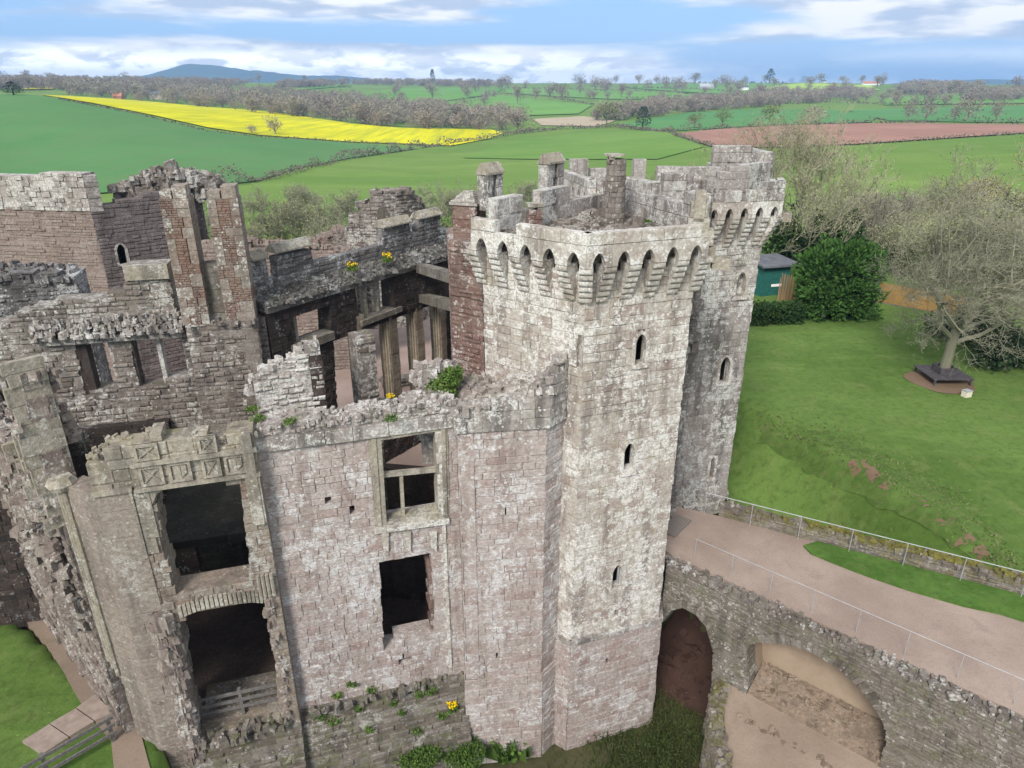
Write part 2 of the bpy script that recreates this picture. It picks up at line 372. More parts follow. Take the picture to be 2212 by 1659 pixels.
def slit(pl, s, z, w, h, root, mat, frame=.13, depth=.2, proud=.03, bar=False):
    """pointed slit window: dressed frame ring with a splayed sill; returns the hole for the wall"""
    mb = MB(); ip = [(s + x, z + q) for x, q in arch_pts(w, h, w * .75)]
    op = [(s + x * (1 + 2 * frame / w), z + (q if q <= 0 else q + frame * .8)) for x, q in arch_pts(w, h, w * .75)]
    R = random.Random(int(s * 91 + z * 37))
    for k in range(len(ip) - 1):
        t = R.uniform(.2, 1); ring(mb, pl, ip[k:k + 2], op[k:k + 2], -depth, proud, t)
    mb.slab(pl, [(s - w / 2 - frame, z - .14), (s + w / 2 + frame, z - .14), (s + w / 2 + frame, z), (s - w / 2 - frame, z)], -depth, proud + .03, .6)
    win = child(mb, 'window', mat, root)
    if bar:
        b = MB(); b.pbox(pl, s + w / 2 - .10, s + w / 2 - .05, z, z + h * .8, -.2, -.14, .9); child(b, 'casement', M['steel'], root, up=win)
    e = .03
    return [(s + x * (1 + 1.0 * frame / w), z + (q - e if q <= 0 else q + frame * .4)) for x, q in arch_pts(w, h, w * .75)]
def corbel(mb, pl, s, w, zb, zt, o, t):
    n = 6; hk = (zt - zb) / n; pr = [(-.06, zb), (0.02, zb)]
    for k in range(n):
        e1 = o * (k + 1) / n; e0 = o * k / n + .015; z = zb + k * hk
        for q in range(1, 4):
            a = q / 3 * math.pi / 2; pr.append((e0 + (e1 - e0) * math.sin(a), z + hk * .55 * (1 - math.cos(a))))
        pr.append((e1, z + hk * .86)); pr.append((e1 - .035, z + hk * .90)); pr.append((e1 - .035, z + hk))
    pr += [(o - .02, zt), (-.06, zt)]
    # extrude along u
    n_ = len(pr); i = len(mb.v)
    mb.v.extend(pl.P(s - w / 2, z, e) for e, z in pr); mb.v.extend(pl.P(s + w / 2, z, e) for e, z in pr)
    mb.poly(i, range(n_), t); mb.poly(i, [n_ + k for k in range(n_)][::-1], t)
    for k in range(n_): mb.poly(i, (k, n_ + k, n_ + (k + 1) % n_, (k + 1) % n_), t)
def lineX(p, u, q, w):
    d = u[0] * w[1] - u[1] * w[0]; k = ((q[0] - p[0]) * w[1] - (q[1] - p[1]) * w[0]) / d
    return (p[0] + u[0] * k, p[1] + u[1] * k)
def machicolation(root, P, mats, zb=11.05, zt=12.24, za=12.88, zp=13.24, o=.56, nbay=5, seed=0, skip=(), parapet_top=None):
    """corbels, arched band and parapet course round the open polyline P (plan points, outside on the right of travel)"""
    R = random.Random(seed); pls = [Plane(P[i], P[i + 1]) for i in range(len(P) - 1)]; out = [pl.off(o) for pl in pls]
    cor = [out[0].p0] + [lineX(out[i].p0, out[i].u, out[i + 1].p0, out[i + 1].u) for i in range(len(out) - 1)] + [out[-1].p1]
    faces = [Plane(cor[i], cor[i + 1]) for i in range(len(out))]
    band = MB(); par = MB(); first = True
    for fi, (pl, fc) in enumerate(zip(pls, faces)):
        nb = nbay[fi] if isinstance(nbay, (list, tuple)) else nbay
        bw = fc.L / nb
        for k in range(nb):
            c = (k + .5) * bw; aw = bw * .50
            ap = [(c + x, zt + z) for x, z in arch_pts(aw, .42, aw * .72, 6)]
            poly = [(k * bw + .004, za), (k * bw + .004, zt)] + ap + [((k + 1) * bw - .004, zt), ((k + 1) * bw - .004, za)]
            band.slab(fc, poly[::-1], -.22, R.uniform(0, .012), R.uniform(.35, .95))
        s0 = (pl.p0[0] - fc.p0[0]) * pl.u[0] + (pl.p0[1] - fc.p0[1]) * pl.u[1]
        for k in range(nb + 1):
            end0 = k == 0 and fi > 0; end1 = k == nb and fi < len(pls) - 1
            if end1: continue
            cm = MB(); t = R.uniform(.25, .9)
            if end0:
                pa = pls[fi - 1].n; pb = pl.n; nx, ny = pa[0] + pb[0], pa[1] + pb[1]; l = math.hypot(nx, ny); nx /= l; ny /= l
                cp = Plane(pl.p0, (pl.p0[0] - ny, pl.p0[1] + nx)); co = math.hypot(fc.p0[0] - pl.p0[0], fc.p0[1] - pl.p0[1])
                corbel(cm, cp, 0, .40, zb, zt, co - .02, t)
            else:
                corbel(cm, pl, min(max(k * bw - s0, -.3), pl.L + .3), bw * .47, zb + R.uniform(-.03, .03), zt, o - .01, t)
            child(cm, 'corbel', mats[0], root)
        # parapet course
        tp = parapet_top[fi] if parapet_top else [(0, zp), (fc.L, zp)]
        wall(par, fc.off(.015), za + .003, max(q[1] for q in tp), .30, top=tp, course=(zp - za) * .99, ln=(.55, 1.0), proud=.015, seed=seed + fi, rag=.0, tr=(.3, 1), gap=.012)
    wk = MB(); wk.column(list(P) + [f.P(f.L, 0, -.1)[:2] for f in faces[::-1]] + [faces[0].p0], 12.62, 12.74, .4); child(wk, 'walkway', M['rubble'], root)
    child(band, 'arcade', mats[0], root); child(par, 'parapet', mats[1], root)
    return faces

# ------------------------------------------------------------------ plan of the castle (metres, bridge deck at z = 0)
C = (2.19, 20.0); RR = (5.71, 21.28); L = (-.96, 22.38); R2 = (6.30, 24.9); T = (3.5, 28.0); RK = (4.6, 25.2); L2 = (-2.12, 23.15)
az17 = (math.cos(rad(17)), math.sin(rad(17)))
ZM = -7.5

def gatehouse_tower():
    g = thing('gatehouse_tower', 'tall pale stone gatehouse tower with a machicolated parapet and a round chimney on its roof', 'tower', loc=(2.6, 23.5, ZM))
    mb = MB()
    pLC, pCR, pR2, pLL = Plane(L, C), Plane(C, RR), Plane(RR, R2), Plane(L2, L)
    wins = []
    for px, py0, py1, w, bar in ((1381, 786, 722, .36, 0), (1356, 1019, 958, .38, 0), (1331, 1273, 1221, .40, 1)):
        s, z = pCR.px(px, py0); s2, z2 = pCR.px(px, py1); wins.append(slit(pCR, s, z, w, (z2 - z), g, M['pale'], bar=bar))
    s, z = pLC.px(1251, 790); lw = [(s - .09, z), (s + .09, z), (s + .09, z + .95), (s - .09, z + .95)]
    holes = []
    for px, py in ((1332, 1325), (1311, 1420)):
        s, z = pCR.px(px, py); holes.append([(s + .07 * math.cos(a), z + .13 * math.sin(a)) for a in np.linspace(0, 6.28, 9)[:-1]])
    for k, pl in enumerate((pLC, pCR, pR2)):
        wall(mb, pl, -2.0, 11.95, .38, wins + holes[:1] if k == 1 else ([lw] if k == 0 else ()), course=.29, ln=(.3, .62), seed=20 + k, tr=(.1, 1))
    child(mb, 'wall', M['pale'], g)
    ic = MB(); ic.column([(-.2, 23.0), (2.25, 21.1), (4.9, 22.1), (5.2, 25), (3.2, 27)], -7, 12, .3); child(ic, 'dark_backing_wall', M['inner'], g)  # near-black block added behind the slits so they look dark
    pb = MB()
    for k, pl in enumerate((pLC, pCR, pR2)):
        q = pl.off(.13)
        wall(pb, Plane(q.P(-.08, 0)[:2], q.P(q.L + .07, 0)[:2]), ZM, -2.13, .9, holes[1:] if k == 1 else (), course=.3, ln=(.32, .7), seed=30 + k, tr=(.0, .8), batter=.012)
    child(pb, 'plinth', M['pink'], g)
    sc = MB()
    for pl in (pLC, pCR, pR2):
        n = int(pl.L / .7)
        for k in range(n):
            a0, a1 = pl.L * k / n, pl.L * (k + 1) / n
            sc.slab(pl, [(a0 - (.1 if k == 0 else -.005), -2.12), (a1 + (.1 if k == n - 1 else -.005), -2.12), (a1 + (.04 if k == n - 1 else -.005), -1.93), (a0 - (.04 if k == 0 else -.005), -1.93)], -.1, .165 + .01 * (k % 3), .2 + .2 * (k % 4))
    child(sc, 'string_course', M['grey'], g)
    rb = MB(); wall(rb, pLL, ZM, 12.3, .8, course=.17, ln=(.2, .5), seed=41, tr=(0, 1), proud=.04, rough=.2); wall(rb, Plane((-2.5, 27), L2), ZM, 12.0, .8, course=.17, ln=(.2, .5), seed=44, rough=.15)
    child(rb, 'side_wall', M['red'], g)
    # brick pier with a stone cap at the back corner
    pr = MB(); pp = Plane((-2.02, 23.75), (-1.2, 23.45)); wall(pr, pp, 8, 13.35, .9, course=.16, ln=(.2, .45), seed=42, rough=.15); wall(pr, Plane(pp.p1, pp.P(pp.L, 0, -.9)[:2]), 8, 13.35, .8, course=.16, ln=(.2, .45), seed=43, rough=.15)
    pier = child(pr, 'pier', M['red'], g)
    cp = MB(); cp.pbox(pp, -.07, pp.L + .06, 13.36, 13.45, -.95, .06, .6)
    for k in range(7): cp.pbox(pp, -.02 + .09 * k * .5, pp.L - .09 * k * .5, 13.46 + .045 * k, 13.505 + .045 * k, -1.0 + .07 * k, .04 - .07 * k, .5 + .05 * k)
    child(cp, 'cap', M['grey'], g, up=pier)
    f = machicolation(g, [L, C, RR], [M['pale'], M['pale']], seed=5, nbay=[5, 5], parapet_top=[[(0, 13.24), (.95, 13.24), (.96, 12.87), (1.75, 12.87), (1.76, 13.24), (9, 13.24)], [(0, 13.24), (3.75, 13.24), (3.76, 12.6), (9, 12.6)]])
    # broken corbel end hanging over the gate
    bc = MB(); pe = Plane(RR, R2)
    for k, (a, z) in enumerate(((.0, 12.0), (.05, 12.5), (.45, 12.35))): bc.pbox(pe, a, a + .6, z, z + .45, -.1, .55 - .1 * k, .5 + .1 * k)
    bc.pbox(pe, .1, .55, 11.75, 12.1, .5, 1.05, .9); bc.pbox(pe, .15, .4, 13.2, 14.1, -.2, .12, .7); bc.pbox(pe, .15, .55, 12.83, 13.3, -.35, .3, .75); bc.pbox(pe, .25, .62, 13.32, 13.75, -.3, .2, .8)
    child(bc, 'broken_bracket', M['ochre'], g)
    # back parapets
    bp = MB(); pB = Plane(T, L); nb = pB.px(0, 0)
    bl = Plane((L[0] + .15, L[1] + .15), T); wall(bp, Plane(T, (L[0] + .15, L[1] + .15)), 12.3, 13.75, .42, course=.42, ln=(.5, .95), seed=50, both=True, tr=(.2, 1), top=[(0, 13.5), (1.2, 13.45), (1.21, 13.25), (2.8, 13.2), (2.81, 13.6), (4.6, 13.55), (4.61, 13.4), (5.6, 13.3), (5.61, 13.7), (8, 13.5)],
         holes=[[(3.2, 12.3), (3.75, 12.3), (3.6, 12.6), (3.48, 12.68), (3.35, 12.6)]])
    br = Plane((RR[0] + .1, RR[1] + .55), T); wall(bp, Plane(T, br.p0), 12.3, 13.95, .42, course=.42, ln=(.5, .95), seed=51, both=True, tr=(.2, 1), top=[(0, 13.4), (1.8, 13.4), (1.81, 13.8), (3.6, 13.8), (3.61, 13.45), (5.6, 13.45), (5.61, 13.95), (8, 13.95)])
    child(bp, 'back_parapet', M['grey'], g)
    # two tall gabled merlons
    bq = Plane((L[0] + .15, L[1] + .15), T)
    for s0, w, h0 in ((1.05, .78, 14.35), (4.55, .98, 14.42)):
        mm = MB(); q = Plane(bq.P(s0 + w / 2, 0, .25)[:2], bq.P(s0 - w / 2, 0, .25)[:2])
        q = Plane(bq.P(s0 - w / 2, 0, .06)[:2], bq.P(s0 + w / 2, 0, .06)[:2]); q = Plane(q.P(q.L, 0, -.55)[:2], q.P(0, 0, -.55)[:2])
        wall(mm, Plane(q.p1, q.p0).off(.0), 13.2, h0, .45, course=.36, ln=(.3, .5), seed=60, both=True, holes=[[(w * .36, 13.35), (w * .62, 13.35), (w * .62, 14.1), (w * .5, 14.2), (w * .36, 14.1)]])
        mo = child(mm, 'merlon', M['grey'], g)
        cq = MB(); zc = h0
        P = Plane(q.p1, q.p0).P
        for a, b in ((-.035, w * .3), (w * .3 + .005, w * .66), (w * .66 + .005, w + .035)):
            v = [P(a, zc, .05), P(b, zc, .05), P(b, zc, -.50), P(a, zc, -.50), P(a, zc + .07, .05), P(b, zc + .07, .05), P(b, zc + .07, -.50), P(a, zc + .07, -.50)]
            cq.hexa(v, .6); e = [P(a, zc + .36, -.17), P(b, zc + .36, -.17), P(b, zc + .36, -.28), P(a, zc + .36, -.28)]
            cq.hexa([v[4], v[5], v[6], v[7]] + e, .55)
        child(cq, 'coping', M['ochre'], g, up=mo)
    # roof of loose rubble
    rf = MB(); R = random.Random(7)
    rf.column([L, C, RR, T], 12.2, 12.55, .2)
    tri = [L, C, RR, T]; pa = np.array(tri)
    k = 0
    while k < 620:
        x, y = R.uniform(-1, 5.8), R.uniform(20, 28)
        if pip(tri, np.array([x]), y)[0]:
            z = 12.55 + .18 * (mnoise.noise((x * .7, y * .7, 2)) + .3)
            rf.rock((x, y, z), R.uniform(.07, .2), R, R.uniform(0, .8)); k += 1
    child(rf, 'roof', M['rubble'], g)
    # round chimney
    x, y = atz(1325, 478, 12.7); ch = MB(); R = random.Random(3)
    for k in range(13):
        z = 12.5 + k * .175; r = .36 - .003 * k; n = 9; off = R.uniform(0, 6.28)
        for q in range(n):
            a0, a1 = off + 6.283 * q / n + .02, off + 6.283 * (q + 1) / n - .02; rr = r + R.uniform(-.02, .025); t = R.random()
            pts = [(x + rr * math.cos(a), y + rr * math.sin(a)) for a in (a0, (a0 + a1) / 2, a1)] + [(x + .2 * math.cos(a), y + .2 * math.sin(a)) for a in (a1, (a0 + a1) / 2, a0)]
            ch.column(pts, z + .006, z + .169, t)
    ch.column([(x + .3 * math.cos(a), y + .3 * math.sin(a)) for a in np.linspace(0, 6.28, 13)[:-1]], 12.4, 14.6, .3)
    cho = child(ch, 'chimney', M['rubble'], g)
    cc = MB(); cc.box((x - .08, y, 14.86), .5, .62, .07, .3, .7); cc.box((x - .2, y - .22, 14.76), .14, .16, .10, .2, .5); cc.box((x - .2, y + .2, 14.76), .14, .16, .10, .2, .5); child(cc, 'cap_slab', M['ochre'], g, up=cho)
    x, y = atz(1157, 490, 12.7); c2 = MB(); q = Plane((x - .24, y - .2), (x + .24, y - .12))
    wall(c2, q, 12.5, 13.28, .42, course=.13, ln=(.16, .3), seed=9, both=True); c2o = child(c2, 'chimney', M['red'], g)
    c3 = MB(); c3.pbox(q, -.03, .51, 13.37, 13.47, -.46, .04, .8); c3.pbox(q, 0, .17, 13.285, 13.37, -.42, .0, .6); c3.pbox(q, .3, .49, 13.285, 13.37, -.42, .0, .6); child(c3, 'cap_slab', M['ochre'], g, up=c2o)
    return g
gatehouse_tower()

CR, RRr = (7.3, 27.55), (10.2, 28.35)
def right_tower():
    g = thing('gatehouse_tower', 'right hand gatehouse tower rising from the green ditch beside the bridge', 'tower', loc=(9, 30.5, -3))
    pF, pS = Plane(CR, RRr), Plane(RRr, (11.2, 32.2)); mb = MB(); hs = []
    for px, py0, py1, w in ((1597, 640, 588, .42), (1562, 826, 772, .46), (1535, 1034, 988, .2)):
        s, z = pF.px(px, py0); s2, z2 = pF.px(px, py1); hs.append(slit(pF, s, z, w, z2 - z, g, M['pale']))
    wall(mb, pF, -4.5, 11.95, .38, hs, course=.29, ln=(.3, .62), seed=70, tr=(.05, .95)); wall(mb, pS, -4.5, 11.95, .8, course=.29, ln=(.3, .62), seed=71)
    child(mb, 'wall', M['grey'], g)
    ic = MB(); ic.column([(7.6, 28.9), (9.9, 29.4), (10.5, 32), (8, 32)], -4, 12, .3); child(ic, 'dark_backing_wall', M['inner'], g)  # added dark core that stops the view and gives the slits depth
    pt = MB(); q = pF.off(.14); wall(pt, Plane(q.p0, q.P(q.L + .1, 0)[:2]), -4.5, -1.2, .9, course=.3, seed=72, batter=.06); q = pS.off(.14); wall(pt, Plane(q.P(-.1, 0)[:2], q.p1), -4.5, -1.2, .9, course=.3, seed=73, batter=.06)
    child(pt, 'plinth', M['grey'], g)
    fl = pF.L
    machicolation(g, [CR, RRr, (11.2, 32.2)], [M['pale'], M['grey']], seed=15, nbay=[5, 5], parapet_top=[[(0, 12.3), (.7, 12.3), (.71, 13.28), (1.45, 13.28), (1.46, 12.9), (1.75, 12.9), (1.76, 13.28), (2.45, 13.28), (2.46, 13.62), (9, 13.62)], [(0, 13.62), (1.2, 13.62), (1.21, 13.28), (9, 13.28)]])
    rf = MB(); P = [CR, RRr, (11.2, 32.2), (7.6, 33)]; rf.column(P, 12.2, 12.5, .3); R = random.Random(5)
    for k in range(240):
        f, h = R.random(), R.random(); x = (CR[0] * (1 - f) + RRr[0] * f) * (1 - h) + (7.6 * (1 - f) + 11.2 * f) * h; y = (CR[1] * (1 - f) + RRr[1] * f) * (1 - h) + (33 * (1 - f) + 32.2 * f) * h
        rf.rock((x, y, 12.6 + .5 * max(0, .5 - abs(f - .35)) * R.random()), R.uniform(.1, .24), R, R.random())
    child(rf, 'roof', M['rubble'], g)
    # inner back parapet of the tower
    bp = MB(); q = Plane((6.6, 31.2), (10.6, 32.0)); wall(bp, q, 12.3, 13.75, .4, course=.42, ln=(.5, .9), seed=77, both=True, top=[(0, 13.5), (1.4, 13.6), (1.41, 13.25), (2.6, 13.3), (2.61, 13.6), (3.6, 13.7), (9, 13.5)])
    child(bp, 'back_parapet', M['grey'], g)
    # gate wall between the towers, with vertical mouldings and a broken upper face
    gw = MB(); q = Plane((5.9, 24.7), (7.45, 27.6))
    wall(gw, q, -1, 11.6, .9, course=.24, ln=(.2, .5), seed=78, rough=.25, proud=.10, tr=(0, .7))
    for k in range(5): gw.tube([q.P(.3 + .42 * k, -1, .12), q.P(.3 + .42 * k, 6.5, .12)], .10, 6, .6)
    R = random.Random(12)
    for k in range(70): a = R.uniform(1.2, 3.2); gw.rock(q.P(a, R.uniform(6, 11.5), R.uniform(-.05, .25)), R.uniform(.12, .3), R, R.uniform(0, .6))
    child(gw, 'gate_wall', M['rubble'], g)
    # broken edge stones where the gate vault has fallen
    eg = MB(); R = random.Random(2)
    for k in range(26):
        z = 2.5 + k * .36; w = R.uniform(.1, .55) if z > 5 else R.uniform(0, .12); eg.pbox(pF, -.02, w + .02, z, z + .34, -.3, .07 + R.uniform(0, .1) + (.12 if z > 7 else 0), R.uniform(0, .7))
    child(eg, 'broken_edge', M['rubble'], g)
    # yellow gargoyle-like stub on the outer corner
    gb = MB(); gb.pbox(pS, .0, .4, 12.0, 12.35, .5, 1.0, .7); child(gb, 'stub', M['ochre'], g)
right_tower()

def back_turrets():
    g = thing('rear_turret', 'low turret top with a small arcaded parapet just left of the round chimney', 'tower', loc=(4.5, 36, 0))
    P = [(2.9, 35.6), (3.75, 31.9), (5.4, 31.4)]
    mb = MB()
    for k in range(2): wall(mb, Plane(P[k], P[k + 1]), 6, 11.95, .6, course=.32, seed=80 + k)
    child(mb, 'wall', M['pale'], g); machicolation(g, P, [M['pale'], M['grey']], seed=25, nbay=[5, 2], o=.5)
    rf = MB(); rf.column(P + [(8, 34.4), (5, 37)], 12.3, 12.75, .4); R = random.Random(1)
    for k in range(90): rf.rock((R.uniform(3.5, 6), R.uniform(32.3, 36), 12.8), R.uniform(.1, .22), R, R.random())
    for x, y, w, h in ((3.3, 36, .9, 1.0), (6.4, 36.5, .6, .95), (4.5, 36.6, 1.2, .5)): rf.box((x, y, 12.7), w, .45, h, .1, .8)
    child(rf, 'roof', M['grey'], g)
    g = thing('rear_parapet', 'long pale parapet wall running behind the round chimney towards the far right turret', 'wall', loc=(8, 34.7, 0))
    mb = MB(); wall(mb, Plane((5.0, 34.9), (11.2, 34.5)), 8, 13.45, .5, course=.45, ln=(.6, 1.0), seed=84, top=[(0, 12.75), (2.0, 12.8), (2.01, 13.35), (5, 13.4), (5.01, 13.2), (7, 13.3)], tr=(.4, 1)); child(mb, 'wall', M['grey'], g)
    mb = MB(); wall(mb, Plane((4.6, 30.6), (8.0, 32.6)), 8, 13.3, .5, course=.4, ln=(.5, 1), seed=85, top=[(0, 12.9), (4, 13.3)], tr=(.4, 1)); child(mb, 'side_wall', M['grey'], g)
    g = thing('rear_turret', 'farthest square turret top, with stepped pale blocks against the field behind the right tower', 'tower', loc=(11.6, 37, 0))
    mb = MB(); wall(mb, Plane((10.0, 36.2), (13.0, 36.0)), 9, 14.3, .5, course=.42, ln=(.5, .9), seed=86, top=[(0, 14.4), (1.9, 14.35), (1.91, 13.75), (2.5, 13.75), (2.51, 14.05), (3.4, 14.0), (4, 14.0)], tr=(.4, 1))
    wall(mb, Plane((13.0, 36.0), (12.9, 39.5)), 9, 14.0, .5, course=.42, ln=(.5, .9), seed=87); wall(mb, Plane((11.0, 34.2), (13.0, 35.9)), 10, 13.6, .4, course=.42, ln=(.5, .9), seed=88, both=True)
    child(mb, 'wall', M['grey'], g); rf = MB(); rf.column([(10.3, 36.4), (12.9, 36.3), (12.8, 39.4), (10.6, 39.4)], 13, 13.2, .6); child(rf, 'roof', M['grey'], g)
back_turrets()

P0, K_ = (-1.71, 19.32), (1.10, 19.70); Q_ = (1.74, 20.42)
def closet_turret():
    g = thing('closet_turret', 'lower pinkish turret with ruined rubble top against the tall gatehouse tower', 'tower', loc=(0, 20.8, ZM))
    pF, pS, pW = Plane(P0, K_), Plane(K_, Q_), Plane((-1.8, 20.6), P0)
    hs = []
    for px, py, r in ((1074, 1422, .09), (1075, 1512, .09), (1092, 1110, .06)):
        s, z = pF.px(px, py); hs.append([(s + r * math.cos(a), z + r * 1.3 * math.sin(a)) for a in np.linspace(0, 6.28, 10)[:-1]])
    mb = MB(); wall(mb, pF, -3.2, 7.05, .9, hs, course=.3, ln=(.35, .8), seed=100, tr=(.1, .95)); wall(mb, pS, -3.2, 7.05, .9, course=.3, seed=101); wall(mb, pW, -3.2, 7.05, .5, course=.3, seed=102)
    child(mb, 'wall', M['pink'], g)
    pt = MB(); q = pF.off(.05); wall(pt, Plane(q.P(-.05, 0)[:2], q.P(q.L + .05, 0)[:2]), ZM, -3.22, .9, hs, course=.32, ln=(.4, .9), seed=103, batter=.03); q = pS.off(.05); wall(pt, q, ZM, -3.22, .9, course=.32, seed=104, batter=.03); q = pW.off(.05); wall(pt, q, ZM, -3.22, .5, course=.32, seed=105)
    child(pt, 'plinth', M['pink'], g)
    rm = MB(); q = pF.off(.10); f = Plane(q.P(-.1, 0)[:2], q.P(q.L + .1, 0)[:2])
    wall(rm, f, 7.06, 8.5, .55, course=.36, ln=(.4, .9), seed=106, top=[(0, 7.75), (.7, 7.7), (1.2, 7.95), (2.2, 8.05), (3.3, 8.5)], rag=.1, tr=(.0, .7)); q = pS.off(.1)
    wall(rm, Plane(f.p1, q.P(q.L + .3, 0)[:2]), 7.06, 9.4, .5, course=.36, ln=(.4, .8), seed=107, top=[(0, 8.45), (.4, 8.8), (1.2, 9.3)], tr=(0, .6))
    child(rm, 'rim', M['grey'], g)
    tp = MB(); R = random.Random(8); poly = [(-1.8, 19.5), (1.05, 19.9), (1.7, 20.5), (-.9, 22.5), (-2.3, 21.6)]
    tp.column(poly, 6.8, 7.45, .3); k = 0
    while k < 420:
        x, y = R.uniform(-2.3, 1.7), R.uniform(19.5, 22.4)
        if pip(poly, np.array([x]), y)[0]:
            e = 1.2 * max(0, (x + .3) / 2) + .35 * (mnoise.noise((x, y, 1)) + .2)
            tp.rock((x, y, 7.5 + max(0, e)), R.uniform(.08, .24), R, R.uniform(0, 1)); k += 1
    rubble(tp, [f.P(0, 7.78, -.25), f.P(.7, 7.75, -.25), f.P(1.2, 7.98, -.25), f.P(2.2, 8.05, -.25), f.P(3.2, 8.35, -.25)], .5, .14, 30, 3)
    q = pS.off(-.1); rubble(tp, [q.P(0, 8.55), q.P(.8, 9.25)], .5, .16, 30, 4)
    child(tp, 'rubble_top', M['top'], g)
closet_turret()

CW0, CW1 = (-7.6, 18.12), (-1.78, 19.88)
def curtain():
    g = thing('apartment_wall', 'flat pinkish ashlar wall of the roofless apartments, with one mullioned window above one plain opening', 'wall', loc=(-4.7, 19, ZM))
    pl = Plane(CW0, CW1)
    w1 = pl.pxs([(820, 948), (944, 928), (949, 1105), (832, 1130)]); w2 = pl.pxs([(822, 1222), (918, 1205), (930, 1265), (925, 1372), (834, 1392)])
    w2 = pl.pxs([(820, 1222), (930, 1203), (938, 1300), (936, 1372), (830, 1400)])
    nh = []
    for px, py, r in ((690, 1270, .09), (708, 1085, .1), (760, 1100, .1)):
        s, z = pl.px(px, py); nh.append([(s - r, z - r), (s + r, z - r), (s + r, z + r), (s - r, z + r)])
    s, z = pl.px(880, 1425); nh.append([(s - .3, z - .2), (s + .15, z - .2), (s + .2, z + .05), (s - .1, z + .2), (s - .3, z + .1)])
    mb = MB(); wall(mb, pl, -3.4, 7.02, .8, [w1, w2] + nh, course=.27, ln=(.28, .7), seed=110, tr=(.1, 1), rag=.03)
    child(mb, 'wall', M['pink'], g)
    # string course and broken parapet
    sc = MB(); q = pl.off(.12); wall(sc, q, 7.03, 7.5, .6, course=.45, ln=(.6, 1.2), seed=111, tr=(0, .4), proud=.03, rag=.1); child(sc, 'string_course', M['grey'], g)
    tp = MB(); top = [(0, 7.75), (1.2, 7.8), (2.5, 7.7), (3.6, 7.85), (4.6, 7.9), (5.3, 8.0), (6.2, 7.8)]
    wall(tp, pl.off(.02), 7.5, 8.1, .9, top=top, course=.15, ln=(.14, .4), rough=.3, proud=.05, seed=112)
    rubble(tp, [pl.P(a, z - .05, -.4) for a, z in top], 1.0, .095, 58, 5, lift=.12); child(tp, 'rubble_top', M['top'], g)
    # mullioned window: frame, mullion, transom (upper part of the mullion is lost)
    def pt(x, y): return pl.px(x, y)
    fr = MB(); inn = w1; cen = (sum(p[0] for p in inn) / 4, sum(p[1] for p in inn) / 4)
    def grow(k): return [(p[0] + (k if p[0] > cen[0] else -k), p[1] + (k if p[1] > cen[1] else -k)) for p in inn]
    ring(fr, pl, grow(-.05)[::-1], grow(.12)[::-1], -.5, .03, .6, closed=True); ring(fr, pl, grow(.12)[::-1], grow(.26)[::-1], -.1, .075, .75, closed=True); ring(fr, pl, grow(.26)[::-1], grow(.34)[::-1], -.1, .03, .5, closed=True)
    win = child(fr, 'window', M['ochre'], g)
    a, zt = pt(828, 1032); b, zt2 = pt(946, 1020); tr = MB(); tr.slab(pl, [(a, zt - .07), (b, zt2 - .07), (b, zt2 + .07), (a, zt + .07)], -.3, -.12, .8); child(tr, 'transom', M['ochre'], g, up=win)
    a, z0 = pt(873, 1122); a2, z1 = pt(868, 1030); ml = MB(); ml.slab(pl, [(a - .055, z0), (a + .055, z0), (a2 + .055, z1 - .07), (a2 - .055, z1 - .07)], -.3, -.12, .7); child(ml, 'mullion', M['ochre'], g, up=win)
    # brackets below the sill
    bk = MB()
    for x in (832, 880, 936): a, z = pt(x, 1172); bk.slab(pl, [(a - .12, z + .45), (a - .10, z - .1), (a + .08, z - .32), (a + .13, z + .45)], -.05, .10, .8)
    a, z = pt(828, 1140); b, z2 = pt(950, 1125); bk.slab(pl, [(a - .3, z - .1), (b + .3, z2 - .1), (b + .3, z2 + .1), (a - .3, z + .1)], -.05, .14, .9); child(bk, 'sill', M['pale'], g, up=win)
    # pilaster strip beside the turret, jamb stones of the lower opening
    jb = MB(); a, z = pt(960, 1300)
    for k in range(26):
        zz = -3.2 + k * .39; jb.pbox(pl, pl.L - .62 - (.08 if k % 2 else 0), pl.L - .5, zz + .01, zz + .37, -.1, .05 + .01 * (k % 3), .3 + .6 * ((k * 7) % 10) / 10)
    child(jb, 'pilaster', M['pale'], g)
    l2 = MB(); R = random.Random(3); zz = w2[4][1]
    for k in range(11): l2.pbox(pl, w2[1][0] - .05 - R.uniform(0, .1), w2[1][0] + .35, zz + k * .3, zz + k * .3 + .28, -.75, -.2 + R.uniform(0, .06), R.random())
    child(l2, 'window_jamb', M['red'], g)
    # battered plinth that spreads down into the moat
    pb = MB(); wall(pb, pl.off(.0), ZM, -3.42, .9, course=.26, ln=(.25, .6), rough=.2, proud=.05, seed=115, batter=.42, a0=-.2, a1=pl.L - .05); rubble(pb, [pl.P(.2, -3.38, .15), pl.P(pl.L - .1, -3.38, .15)], .4, .12, 20, 6)
    child(pb, 'plinth', M['bridge'], g)
    # rooms behind: dark back wall and floor
    rm = MB(); rm.column([(-7.5, 19), (-2, 20.7), (-3, 24), (-9.2, 24.6)], -3.6, -3.2, .4); child(rm, 'floor', M['brownin'], g)
    bw = MB(); wall(bw, Plane((-9.1, 24.4), (-1.2, 23.2)), -3.2, 3.2, .4, course=.25, seed=116); wall(bw, Plane((-7.55, 18.9), (-7.9, 24.4)), -3.2, 4.6, .4, course=.25, seed=118, both=True); wall(bw, Plane((-2.6, 24), (-2.2, 20.4)), -3.2, 7, .4, course=.25, seed=119); child(bw, 'dark_backing_wall', M['brownin'], g)
    return pl
CWP = curtain()

